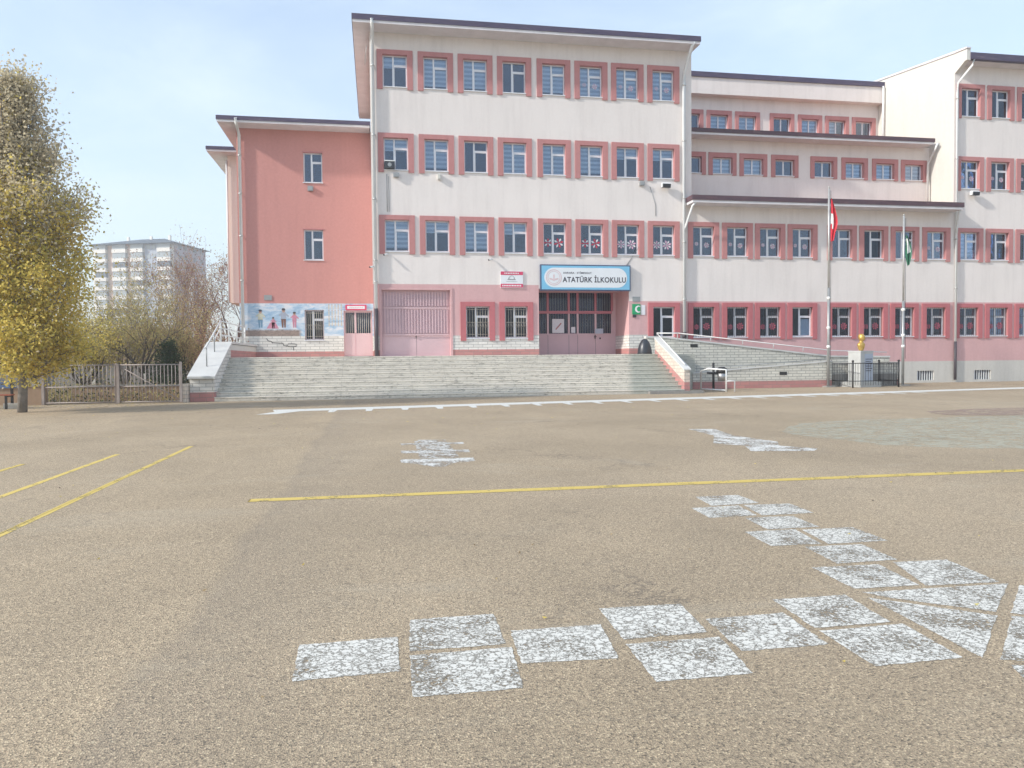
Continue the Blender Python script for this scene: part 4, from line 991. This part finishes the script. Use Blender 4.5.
for x in (-10.62, -8.40):
    b = MB(); b.box(x - .04, x + .04, -6.6 if x > -9 else -6.54, -6.52 if x > -9 else -6.46, 0, 1.32); b.build('post', M['fence_paint'], fe)
ga = thing('bar_gate', 'faded vertical bar gate with a diagonal brace beside the stair wall', 'gate', (-7.3, -6.6, 0))
bar_panel(ga, -8.28, -6.42, -6.62, -6.66, .06, 1.27, brace=True)
for x in (-8.31, -6.38):
    b = MB(); b.box(x - .035, x + .035, -6.68, -6.60, .03, 1.36 if x > -7 else 1.30); b.build('post', M['fence_paint'], ga)
b = MB(); b.box(-6.37, -6.20, -6.5, -6.2, 0, .62); tag(b.build('brick_stub', M['stone_orange']), 'small stub of pale brickwork between the gate and the stair wall', 'pillar')
# tan pillar and low wall with railing further left
lw = thing('low_wall_with_railing', 'low tan wall topped with grey bars behind the yellow tree', 'wall', (-12.5, -6.2, 0))
b = MB(); b.box(-16, -11.25, -6.25, -6.0, 0, .56, 0); b.box(-16, -11.25, -6.30, -5.95, .561, .64, 1); b.build('wall', [M['tan_wall'], M['concrete']], lw)
bar_panel(lw, -16, -11.25, -6.12, -6.12, .64, 1.30, .12, rails=(.1, 1.))
for x in (-15.9, -14.0, -12.3, -11.42, -10.78):
    b = MB(); b.box(x - .05, x + .05, -6.19, -6.06, .64, 1.36); b.build('post', M['concrete'], lw)
b = MB(); b.box(-11.24, -10.68, -6.5, -6.0, 0, .60); b.box(-11.27, -10.65, -6.53, -5.97, .601, .66, 1); b.build('pillar', [M['tan_wall'], M['concrete']], lw)
bw_ = MB(); bw_.box(-10.6, -6.6, -4.2, -4.0, 0, .50, 0); bw_.box(-10.6, -6.6, -4.24, -3.96, .501, .56, 1)
tag(bw_.build('garden_wall', [M['tan_wall'], M['concrete']]), 'low terracotta garden wall seen through the bar fence', 'wall')
far_w = MB(); far_w.box(-26, -9, 2, 2.2, 0, 1.25, 0); 
for i in range(9): far_w.box(-26 + i * 2, -25.85 + i * 2, 1.9, 1.999, 0, 1.35, 1)
tag(far_w.build('boundary_wall', [M['concrete'], M['cream']]), 'long grey boundary wall with pale posts behind the shrubs', 'wall')
be = thing('park_bench', 'bench with red and blue boards partly out of frame by the tree trunk', 'bench', (-11.7, -8.6, 0))
for i, (y, z, mt) in enumerate(((-8.55, .42, 'wood_red'), (-8.40, .42, 'wood_red'), (-8.22, .66, 'wood_blue'), (-8.18, .80, 'wood_blue'))):
    b = MB()
    if z < .5: b.box(-12.6, -10.68, y - .06, y + .06, z - .02, z + .02)
    else: b.box(-12.6, -10.68, y - .015, y + .015, z - .05, z + .05)
    b.build('board', M[mt], be)
for x in (-12.4, -10.80):
    b = MB(); b.box(x - .03, x + .03, -8.64, -8.60, 0, .40); b.box(x - .03, x + .03, -8.26, -8.20, 0, .90); b.box(x - .03, x + .03, -8.60, -8.26, .36, .40); b.build('leg', M['black'], be)
b = MB(); b.box(-11.0, -10.45, -8.35, -8.1, 0, .16); tag(b.build('kerb_stone', M['plinth']), 'loose pale kerb stone lying beside the tree trunk', 'stone')

# =================================================================== TREES
def rnd(a, b): return random.uniform(a, b)
def vadd(a, b, k=1): return (a[0] + b[0] * k, a[1] + b[1] * k, a[2] + b[2] * k)
def norm(v):
    L = sqrt(sum(c * c for c in v)) or 1; return tuple(c / L for c in v)
def leafquad(mb, p, s, m=0):
    a = norm((rnd(-1, 1), rnd(-1, 1), rnd(-1, 1))); c = norm((rnd(-1, 1), rnd(-1, 1), rnd(-1, 1)))
    d = norm((a[1] * c[2] - a[2] * c[1], a[2] * c[0] - a[0] * c[2], a[0] * c[1] - a[1] * c[0]))
    k = s * rnd(.7, 1.3)
    mb.poly([vadd(p, a, k * .6), vadd(p, d, k * .42), vadd(p, a, -k * .6), vadd(p, d, -k * .42)], m)
def grow(wood, p, d, L, r, depth, tips, spread, up, nseg=4, gnarl=.18, kids=(2, 4), minr=.006):
    pts = [p]; rad = [r]
    for i in range(nseg):
        d = norm((d[0] + rnd(-gnarl, gnarl), d[1] + rnd(-gnarl, gnarl), d[2] + rnd(-gnarl, gnarl) + up))
        p = vadd(p, d, L / nseg); pts.append(p); rad.append(max(minr, r * (1 - .55 * (i + 1) / nseg)))
    wood.tube(pts, rad, 6 if r > .04 else 3, cap=False)
    if depth == 0:
        tips.extend(pts[1:]); return
    tips.extend(pts[3:])
    for k in range(random.randint(*kids)):
        i = random.randint(1, nseg); q = pts[i]
        a = rnd(0, 2 * pi); e = norm((d[0] + spread * cos(a), d[1] + spread * sin(a), d[2] + rnd(-.2, .3)))
        grow(wood, q, e, L * rnd(.55, .8), rad[i] * .62, depth - 1, tips, spread, up, nseg, gnarl, kids, minr)
def tree(name, label, cat, base, height, r0, stems, depth, spread, lean, leafn, leafs, scatter, mats, wood_mat, group, trunk_h=.25, up=.06, kids=(2, 4), minr=.006):
    t = thing(name, label, cat, (base[0], base[1], 0), group)
    wood = MB(); tips = []; top = (base[0], base[1], height * trunk_h)
    if trunk_h > .05: wood.tube([(base[0], base[1], -.05), (base[0] + .02, base[1], height * trunk_h * .5), top], [r0 * 1.25, r0, r0 * .85], 8)
    for k in range(stems):
        a = 2 * pi * k / stems + rnd(-.4, .4); grow(wood, top, norm((lean * cos(a), lean * sin(a), 1)), height * (1 - trunk_h) * .48, r0 * .75, depth, tips, spread, up, kids=kids, minr=minr)
    wood.build('trunk', wood_mat, t)
    if leafn:
        lf = MB()
        for i in range(leafn):
            q = random.choice(tips); leafquad(lf, (q[0] + random.gauss(0, scatter), q[1] + random.gauss(0, scatter), max(.15, q[2] + random.gauss(0, scatter))), leafs, random.randrange(len(mats)))
        lf.build('crown', mats, t)
    return t

# the big yellow poplar
def poplar():
    bx, by = -9.65, -10.4
    t = thing('poplar_tree', 'tall yellowing poplar tree in front of the bar fence', 'tree', (bx, by, 0), 'trees beside the school')
    wood = MB(); tips = []
    H = 8.75
    main = [(bx + .06 * sin(k * 1.3), by + .05 * cos(k * 1.7), k * H / 12) for k in range(13)]
    wood.tube(main, [.12 * (1 - .9 * k / 12) + .006 for k in range(13)], 9)
    prof = [(.8, .9), (1.6, 1.25), (2.6, 1.65), (3.6, 1.88), (4.7, 1.8), (5.8, 1.55), (6.8, 1.2), (7.7, .85), (8.5, .5), (9.1, .15)]
    def rad(z):
        for (a, ra), (b_, rb) in zip(prof, prof[1:]):
            if a <= z <= b_: return ra + (rb - ra) * (z - a) / (b_ - a)
        return .1
    lf = MB(); clusters = []
    for k in range(190):
        z = .95 + (H - 1.35) * (k / 190) ** 1.0; a = k * 2.4 + rnd(-.3, .3); R_ = rad(min(9.1, z + .9)) * rnd(.65, 1.12)
        i = min(11, int(z / H * 12)); p0 = (main[i][0], main[i][1], z)
        rise = rnd(.9, 1.7) * (1 if z < 8 else .6)
        rise *= min(1, max(.18, (z - .5) / 3.2))
        pts = [p0] + [(p0[0] + R_ * cos(a) * u ** .8 + rnd(-.07, .07), p0[1] + R_ * sin(a) * u ** .8 + rnd(-.07, .07), z + rise * u ** 1.3) for u in (.25, .5, .75, 1)]
        pts = [q if q[2] < 9 else (q[0], q[1], 9) for q in pts]
        wood.tube(pts, [.028, .022, .016, .011, .006], 4, cap=False)
        for j in range(8):
            u = rnd(.3, 1); seg = min(3, int(u * 4)); f_ = u * 4 - seg; q = vadd(pts[seg], (pts[seg + 1][0] - pts[seg][0], pts[seg + 1][1] - pts[seg][1], pts[seg + 1][2] - pts[seg][2]), f_)
            e = (q[0] + rnd(-.4, .4), q[1] + rnd(-.4, .4), q[2] + rnd(.0, .55)); wood.tube([q, e], [.009, .004], 3, cap=False)
            clusters.append((q, e))
    for (q, e) in clusters:
        hz = e[2]; dens = .9 if hz < 5 else max(.34, .9 - (hz - 5) / 6.5)
        if rnd(0, 1) < .16: continue
        c_ = tuple((q[i] + e[i]) / 2 for i in range(3)); s_ = rnd(.14, .27)
        for j in range(int(74 * dens)):
            p = (c_[0] + random.gauss(0, s_), c_[1] + random.gauss(0, s_), max(.72, c_[2] + random.gauss(0, s_ * 1.1)))
            leafquad(lf, p, .074, 1 if rnd(0, 1) < min(.95, max(.06, (p[2] - 3.6) / 3.6)) else 0)
    wood.build('trunk', M['bark_pale'], t); lf.build('crown', [M['leaf_poplar'], M['leaf_poplar_dry']], t)
poplar()
G_ = 'trees beside the school'
tree('shrub_tree', 'bushy olive yellow shrub tree just right of the poplar', 'tree', (-10.6, -3.0), 3.6, .06, 6, 3, .8, .7, 7500, .06, .20, [M['leaf_olive'], M['leaf_poplar']], M['bark'], G_, .06)
tree('shrub_tree', 'olive shrub tree with fine pale twigs in front of the apartment tower', 'tree', (-9.7, -1.5), 4.5, .06, 6, 3, .7, .55, 7500, .055, .2, [M['leaf_olive']], M['bark_pale'], G_, .06)
tree('shrub_tree', 'brownish shrub tree with dark forked branches behind the gate', 'tree', (-8.5, -3.4), 4.3, .07, 4, 3, .6, .6, 2600, .05, .16, [M['leaf_brown'], M['leaf_olive']], M['bark'], G_, .22)
tree('shrub_tree', 'olive brown shrub tree behind the garden wall near the stair wall', 'tree', (-7.6, -.2), 3.8, .05, 5, 3, .8, .6, 5500, .055, .2, [M['leaf_olive'], M['leaf_brown']], M['bark'], G_, .05)
tree('shrub_tree', 'low russet shrub at the back of the stair wall', 'tree', (-7.6, 3.5), 3.9, .05, 5, 3, .8, .6, 5000, .06, .22, [M['leaf_brown'], M['leaf_red']], M['bark'], G_, .05)
tree('bare_tree', 'nearly bare grey tree whose twigs cross the apartment tower', 'tree', (-10.2, 8), 6.0, .11, 4, 4, .55, .45, 1600, .06, .2, [M['leaf_brown']], M['bark_pale'], G_, .3, kids=(2, 3))
tree('bare_tree', 'slim bare tree in front of the middle of the apartment tower', 'tree', (-11.9, 7), 5.4, .09, 4, 4, .5, .4, 1200, .06, .2, [M['leaf_olive']], M['bark_pale'], G_, .3, kids=(2, 3))
tree('bare_tree', 'russet twiggy tree next to the corner of the pink wing', 'tree', (-9.9, 12), 7.2, .12, 5, 4, .5, .45, 5000, .07, .28, [M['leaf_red'], M['leaf_brown']], M['twig_red'], G_, .18, kids=(2, 4))
tree('bare_tree', 'second russet tree partly hidden behind the cream block', 'tree', (-9.2, 18), 8.2, .12, 5, 4, .5, .45, 3500, .08, .3, [M['leaf_red']], M['twig_red'], G_, .18, kids=(2, 3))
tree('bare_tree', 'small leafless tree behind the poplar crown', 'tree', (-13.0, -1), 4.2, .06, 5, 3, .7, .6, 6000, .055, .2, [M['leaf_olive'], M['leaf_brown']], M['bark'], G_, .08)
# dark conifer
t = thing('conifer_bush', 'dark green conifer bush behind the gate', 'shrub', (-7.55, -3.4, 0), None)
w = MB(); w.tube([(-7.55, -3.4, -.05), (-7.55, -3.4, 2.0)], [.06, .015], 7); lf = MB()
for k in range(90):
    z = .3 + 1.75 * k / 90; a = k * 2.4; R_ = .95 * (1 - (z / 2.5) ** 1.5) * rnd(.7, 1.1); tip = (-7.55 + R_ * cos(a), -3.4 + R_ * sin(a), z + rnd(-.05, .25))
    w.tube([(-7.55, -3.4, z), tip], [.014, .005], 3, cap=False)
    for j in range(75):
        u = rnd(.15, 1.05); leafquad(lf, (-7.55 + R_ * cos(a) * u + random.gauss(0, .07), -3.4 + R_ * sin(a) * u + random.gauss(0, .07), z + (tip[2] - z) * u + random.gauss(0, .07)), .05)
w.build('trunk', M['bark'], t); lf.build('crown', M['leaf_green'], t)
# undergrowth behind the fence and far treeline
ug = MB()
for i in range(9000):
    x = rnd(-15, -6.5); y = rnd(-5.8, 1.5); z = abs(random.gauss(0, .28)); leafquad(ug, (x, y, z), .07, random.randrange(3))
tag(ug.build('undergrowth', [M['leaf_brown'], M['leaf_olive'], M['leaf_green']]), 'tangled dry undergrowth behind the fence', 'undergrowth', kind='stuff')
tl = MB()
for k in range(60):
    cx = rnd(-75, -16); cy = rnd(40, 85); hh = rnd(3.5, 7)
    if cx > -18 + (cy - 40) * -.1: continue
    for i in range(420):
        a = rnd(0, 2 * pi); rr_ = hh * .5 * sqrt(rnd(0, 1)); leafquad(tl, (cx + rr_ * cos(a), cy + rr_ * sin(a) * .8, rnd(.1, 1) * hh * (1 - .4 * (rr_ / hh))), .42, random.randrange(3))
tag(tl.build('distant_treeline', [M['leaf_brown'], M['leaf_olive'], M['leaf_red']]), 'mass of autumn trees at the foot of the apartment tower', 'trees', kind='stuff')
# fallen leaves on the yard
fl = MB()
for i in range(1250):
    r_ = random.random()
    if r_ < .6: x = rnd(-13.5, -6.5); y = -6.6 - abs(random.gauss(0, 1.3))
    elif r_ < .8: x = rnd(-13, 6); y = rnd(-20, -7)
    else: x = rnd(-4, 12); y = rnd(-31, -10)
    a = rnd(0, pi); s = rnd(.008, .016) if y < -18 else rnd(.012, .03); c_, s_ = cos(a) * s, sin(a) * s
    fl.poly([(x + c_, y + s_, .008 + rnd(0, .01)), (x - s_ * .6, y + c_ * .6, .006), (x - c_, y - s_, .008 + rnd(0, .01)), (x + s_ * .6, y - c_ * .6, .006)], random.randrange(3))
tag(fl.build('fallen_leaves', [M['leaf_brown'], M['bark'], M['leaf_poplar']]), 'dry fallen leaves scattered on the asphalt', 'leaves', kind='stuff')

# =================================================================== STREET LAMP
sl = thing('street_lamp', 'grey street lamp with a pale flat head rising among the bare trees', 'street lamp', (-11.8, 16, 0))
b = MB(); b.tube([(-11.8, 16, 0), (-11.8, 16, 4.1), (-11.7, 16, 4.35), (-11.2, 16, 4.42)], [.07, .05, .04, .035], 8); b.build('pole', M['galv'], sl)
b = MB(); b.lathe([(.05, 4.36), (.30, 4.38), (.32, 4.44), (.12, 4.54)], -10.9, 16, 14, sx=1.2, sy=.6); b.build('lamp_head', M['white_paint'], sl)

# =================================================================== APARTMENT TOWER (about 240 m away)
ph_ = radians(8)
def dirx(px_):                                                     # horizontal direction of a line of sight
    a = radians(9.97) + math.atan((px_ - 512) / 769.); return (sin(a), cos(a))
d0 = dirx(177); C0 = (d0[0] * 262, -33.57 + d0[1] * 262)
ya = radians(9.97); rx, ry = cos(ya), -sin(ya); fx_, fy_ = sin(ya), cos(ya)
ul = (-cos(ph_) * rx + sin(ph_) * fx_, -cos(ph_) * ry + sin(ph_) * fy_); ur = (sin(ph_) * rx + cos(ph_) * fx_, sin(ph_) * ry + cos(ph_) * fy_)
ap = thing('apartment_building', 'tall white apartment tower with a dark hipped roof far beyond the trees', 'building', (C0[0], C0[1], 0))
def Q(u, v, z): return (C0[0] + ul[0] * u + ur[0] * v, C0[1] + ul[1] * u + ur[1] * v, z)
def abox(mb, u0, u1, v0, v1, z0, z1, m=0):
    n = len(mb.v); mb.v += [Q(u0, v0, z0), Q(u1, v0, z0), Q(u1, v1, z0), Q(u0, v1, z0), Q(u0, v0, z1), Q(u1, v0, z1), Q(u1, v1, z1), Q(u0, v1, z1)]
    for f_ in ((0, 3, 2, 1), (4, 5, 6, 7), (0, 1, 5, 4), (1, 2, 6, 5), (2, 3, 7, 6), (3, 0, 4, 7)): mb.f.append(tuple(n + i for i in f_)); mb.m.append(m); mb.sm.append(False)
AM = {'w': plain('tower_white', (.84, .80, .74), .8, .06, .1), 'b': plain('tower_beige', (.60, .42, .32), .8, .06, .1), 'p': plain('tower_mauve', (.40, .34, .38), .8, .08, .1), 'g': plain('tower_glass', (.36, .40, .42), .25, .2, .3), 'm': plain('tower_recess_shade', (.42, .46, .54), .8, .06, .1), 'r': plain('tower_roof', (.055, .085, .12), .7, .2, .1), 'd': plain('tower_dark_pane', (.10, .13, .17), .3, .2, .3)}
LW, RW, ZT = 27.5, 18., 38.3
mb = MB(); abox(mb, 0, LW, 0, RW, 0, ZT, 0); mb.build('wall', [AM['w']], ap)
for (u0, u1, mat_) in ((5.2, 9.6, 'm'), (14.2, 15.4, 'b'), (20.4, 22.2, 'b')):  # bluish strip carries the shade of a recess in its colour
    mb = MB(); abox(mb, u0, u1, -.25, -.01, 6, ZT - .2); mb.build('vertical_stripe', AM[mat_], ap)
mb = MB(); abox(mb, -.25, -.01, .0, RW, 14, ZT - .2); mb.build('side_shade_sheet', AM['p'], ap)  # mauve sheet puts the shade of this side into its colour
mb = MB(); abox(mb, -.6, -.26, 7, 10, 4, 29); mb.build('white_shaft', AM['w'], ap)
mb = MB(); abox(mb, -.6, -.26, 13, 17, 4, 29); mb.build('white_shaft', AM['w'], ap)
H_ = 2.9
for fl_ in range(13):
    z = .9 + fl_ * H_
    for (u0, u1) in ((.6, 5.0), (9.8, 14.0), (15.6, 20.2), (22.4, 26.2)):
        mb = MB(); abox(mb, u0, u1, -1.3, -.02, z, z + 1.15); mb.build('balcony', AM['w'], ap) 
        mb = MB(); abox(mb, u0 + .1, u1 - .1, -1.1, -.03, z + 1.16, z + 2.85)
        mb.build('balcony_glazing', [AM['g']] if (fl_ * 7 + int(u0)) % 5 else [AM['d']], ap)
    if fl_ > 4:
        for (u0, u1, v_) in ((6.0, 7.2, -.3), (7.8, 9.0, -.3)):
            mb = MB(); abox(mb, u0, u1, v_ - .05, v_ + .02, z + 1.0, z + 2.4); mb.build('window', AM['g'], ap)
        for v0 in (2, 5, 10.5, 14.5):
            mb = MB(); n = len(mb.v); abox(mb, -.32, -.27, v0, v0 + 1.8, z + 1.1, z + 2.3); mb.build('window', AM['d'], ap)
rf = MB(); e = 1.6; c = [Q(-e, -e - .6, ZT), Q(LW + e, -e - .6, ZT), Q(LW + e, RW + e, ZT), Q(-e, RW + e, ZT)]; tp = [Q(8, 8, ZT + 2.9), Q(LW - 12, 8, ZT + 2.9), Q(LW - 12, RW - 8, ZT + 2.9), Q(8, RW - 8, ZT + 2.9)]
for i in range(4): rf.poly([c[i], c[(i + 1) % 4], tp[(i + 1) % 4], tp[i]])
rf.poly(tp); rf.poly(list(reversed(c)))
ro = rf.build('roof', AM['r'], ap)
for (u, v) in ((5, 6), (12, 7), (20, 7)):
    m_ = MB(); abox(m_, u - .35, u + .35, v - .35, v + .35, ZT + 1.2, ZT + 3.6); m_.build('chimney', AM['w'], ro)

# =================================================================== GROUND MARKINGS
def sheet(name, polys, mat, z=.002, label=None):
    b = MB()
    for p in polys: b.poly([(x, y, z) for x, y in p])
    return tag(b.build(name, mat), kind='structure')
SQ = [[(-0.38, -29.86), (0.08, -29.84), (0.08, -30.26), (-0.37, -30.28)], [(0.15, -29.61), (0.59, -29.6), (0.58, -30.04), (0.13, -30.04)], [(0.13, -30.09), (0.60, -30.08), (0.57, -30.53), (0.12, -30.53)],
      [(0.63, -29.87), (1.09, -29.87), (1.05, -30.31), (0.61, -30.28)], [(1.15, -29.63), (1.61, -29.64), (1.57, -30.08), (1.14, -30.09)], [(1.13, -30.15), (1.60, -30.15), (1.55, -30.58), (1.12, -30.58)],
      [(1.64, -29.90), (2.08, -29.89), (2.05, -30.34), (1.62, -30.34)], [(2.13, -29.68), (2.57, -29.68), (2.53, -30.13), (2.11, -30.13)], [(2.11, -30.17), (2.57, -30.16), (2.54, -30.6), (2.10, -30.61)],
      [(3.28, -29.12), (3.66, -29.14), (3.60, -29.64), (3.13, -29.62)], [(2.69, -29.66), (3.62, -29.68), (3.16, -30.10), (2.78, -29.78)], [(2.66, -29.75), (3.12, -30.15), (2.62, -30.62)],
      [(3.66, -29.72), (3.95, -30.0), (3.60, -30.40), (3.22, -30.13)], [(3.19, -30.17), (3.56, -30.44), (3.15, -30.86), (2.68, -30.65)], [(2.68, -30.71), (3.12, -30.90), (2.7, -31.2), (2.5, -31.1)],
      [(2.70, -29.13), (3.16, -29.15), (3.10, -29.6), (2.69, -29.59)], [(2.95, -28.63), (3.38, -28.65), (3.35, -29.07), (2.91, -29.08)], [(3.22, -28.14), (3.65, -28.13), (3.63, -28.59), (3.16, -28.59)],
      [(2.76, -28.11), (3.18, -28.11), (3.11, -28.58), (2.73, -28.56)], [(3.0, -27.63), (3.43, -27.65), (3.41, -28.07), (2.97, -28.07)], [(3.25, -27.11), (3.69, -27.14), (3.67, -27.57), (3.19, -27.57)],
      [(2.74, -27.14), (3.20, -27.12), (3.15, -27.56), (2.72, -27.57)], [(3.0, -26.63), (3.44, -26.62), (3.44, -27.05), (2.96, -27.08)]]
def ragged(p, n=10, a=.006):
    out = []
    for i in range(len(p)):
        x0, y0 = p[i]; x1, y1 = p[(i + 1) % len(p)]
        for k in range(n): t_ = k / n; out.append((x0 + (x1 - x0) * t_ + rnd(-a, a), y0 + (y1 - y0) * t_ + rnd(-a, a)))
    return out
sheet('hopscotch_marking', [ragged(p, 12, .004) for p in SQ], M['paint_hop'])
for n_, (x, ya_, yb_) in enumerate(((-2.93, -27.6, -20.65), (-3.76, -27.6, -21.5), (-4.67, -27.6, -22.35))):
    sheet('yellow_parking_line', [ragged([(x - .038, yb_), (x + .038, yb_), (x + .038, ya_), (x - .038, ya_)], 40, .004)], M['paint_yellow'])
sheet('yellow_cross_line', [ragged([(-1.23, -25.78), (30, -25.83), (30, -25.99), (-1.23, -25.94)], 120, .008)], M['paint_yellow'])
# long white measuring line with ticks
def lp(t_, off=0):                                                  # along the line, off = towards the viewer
    x0, y0, x1, y1 = -3.3, -12.1, 24.99, -7.05; L = sqrt((x1 - x0) ** 2 + (y1 - y0) ** 2); dx, dy = (x1 - x0) / L, (y1 - y0) / L
    return (x0 + dx * t_ + dy * off, y0 + dy * t_ - dx * off)
pol = [[lp(.55, -.5), lp(45, -.5), lp(45, .45), lp(.55, .45)], [lp(.55, .45), lp(1.2, .45), lp(.55, 1.3), lp(.05, 1.3)]]
for k in range(2, 24): a = k * .985; pol.append([lp(a, .45), lp(a + .22, .45), lp(a + .02, 1.25), lp(a - .13, 1.25)])
sheet('white_ruler_line', pol, M['paint_line'])
sheet('white_ship_marking', [ragged(p, 5, .012) for p in ([(.36, -21.12), (1.36, -21.17), (1.35, -21.42), (.37, -21.37)], [(.33, -22.12), (1.33, -22.2), (1.31, -22.52), (.34, -22.44)], [(.29, -23.12), (1.28, -23.15), (1.27, -23.5), (.98, -23.62), (.82, -23.95), (.66, -23.92), (.5, -23.62), (.30, -23.42)], [(.66, -20.62), (1.12, -20.7), (1.12, -20.85), (.66, -20.78)])], M['paint_far'])
sheet('white_ship_body', [ragged([(.60, -20.8), (1.12, -20.86), (1.10, -23.1), (.56, -23.08)], 6, .02)], M['paint_body'], .0035)
sheet('white_zigzag_marking', [[(5.73, -19.98), (6.2, -20.11), (6.0, -21.33), (6.21, -22.38), (5.96, -22.9), (6.3, -23.37), (6.1, -23.6), (5.22, -23.44), (5.46, -22.77), (5.15, -22.35), (5.67, -21.24)]], M['paint_far'])
sheet('faded_green_court', [ragged([(7.05, -20.95), (8.3, -19.4), (9.94, -19.0), (16.0, -18.8), (18, -20.2), (13.2, -23.2), (9.2, -24.2), (7.4, -23.3)], 5, .10)], M['paint_green'])
sheet('faded_purple_court', [ragged([(12.53, -18.0), (13.0, -17.2), (14.2, -16.9), (20, -16.6), (20, -18.8), (14.5, -19.1), (12.6, -18.6)], 4, .06)], M['paint_purple'], .006)

# =================================================================== HAZE
hz = MB(); hz.box(-R - 20, R + 20, -R - 20, R + 20, -1.5, 46)
m = bpy.data.materials.new('autumn_haze'); m.use_nodes = True; nt = m.node_tree
nt.nodes.remove(nt.nodes['Principled BSDF']); pv = nt.nodes.new('ShaderNodeVolumePrincipled')
pv.inputs['Color'].default_value = (1, .98, .96, 1); pv.inputs['Density'].default_value = .0017; pv.inputs['Anisotropy'].default_value = .2
nt.links.new(pv.outputs[0], nt.nodes['Material Output'].inputs['Volume'])
tag(hz.build('haze', m), 'thin pale autumn haze', 'haze', kind='stuff')

# =================================================================== LIGHT
EL = radians(30); FRONT = radians(15)            # sun from the left, a little in front of the facade
S = (-cos(EL) * cos(FRONT), -cos(EL) * sin(FRONT), sin(EL))
sd_ = bpy.data.lights.new('sun', 'SUN'); sd_.energy = 2.7; sd_.angle = radians(2.5); sd_.color = (1, .95, .87)
so_ = bpy.data.objects.new('sun', sd_); COL.objects.link(so_)
from mathutils import Vector
so_.rotation_euler = Vector(S).to_track_quat('Z', 'Y').to_euler()
w = bpy.data.worlds.new('World'); sc.world = w; w.use_nodes = True; nt = w.node_tree
bg = nt.nodes['Background']; sk = nt.nodes.new('ShaderNodeTexSky'); sk.sky_type = 'NISHITA'; sk.sun_disc = False
sk.sun_elevation = EL; sk.sun_rotation = math.atan2(S[0], S[1]); sk.altitude = 800; sk.air_density = 1.2; sk.dust_density = 1.6; sk.ozone_density = 1.2
tc = nt.nodes.new('ShaderNodeTexCoord'); mp = nt.nodes.new('ShaderNodeMapping'); mp.inputs['Scale'].default_value = (1, 1, 2.6); nt.links.new(tc.outputs['Generated'], mp.inputs[0])
n1 = noise(nt, mp.outputs[0], 1.7, 8, .6, .5)
cf = ramp(nt, n1.outputs[0], [(.40, (.30, .30, .30)), (.55, (.44, .44, .44)), (.78, (.80, .80, .80))]).outputs[0]
cl = mixc(nt, cf, sk.outputs[0], (3.8, 4.4, 5.0))
nt.links.new(cl, bg.inputs['Color']); bg.inputs['Strength'].default_value = .15

# =================================================================== CAMERA
cam = bpy.data.cameras.new('camera'); co = bpy.data.objects.new('camera', cam); COL.objects.link(co); sc.camera = co
cam.sensor_width = 36; cam.lens = 769.0 * 36 / 1024; cam.clip_start = .05; cam.clip_end = 4000
yaw, pit, rol = radians(9.9725), radians(-1.8535), radians(-.54241)
from mathutils import Matrix
fwd = Vector((sin(yaw) * cos(pit), cos(yaw) * cos(pit), sin(pit))); right = Vector((cos(yaw), -sin(yaw), 0)); up_ = right.cross(fwd)
mat = Matrix((right, up_, -fwd)).transposed(); mat = mat @ Matrix.Rotation(rol, 3, 'Z')
co.matrix_world = Matrix.Translation((0, -33.5706, 1.3415)) @ mat.to_4x4()

vs = sc.view_settings; vs.view_transform = 'Standard'; vs.look = 'None'; vs.gamma = 1; vs.exposure = .80; vs.use_curve_mapping = False
sc.cycles.use_denoising = True
sc.cycles.max_bounces = 6; sc.cycles.transparent_max_bounces = 12; sc.cycles.volume_bounces = 0
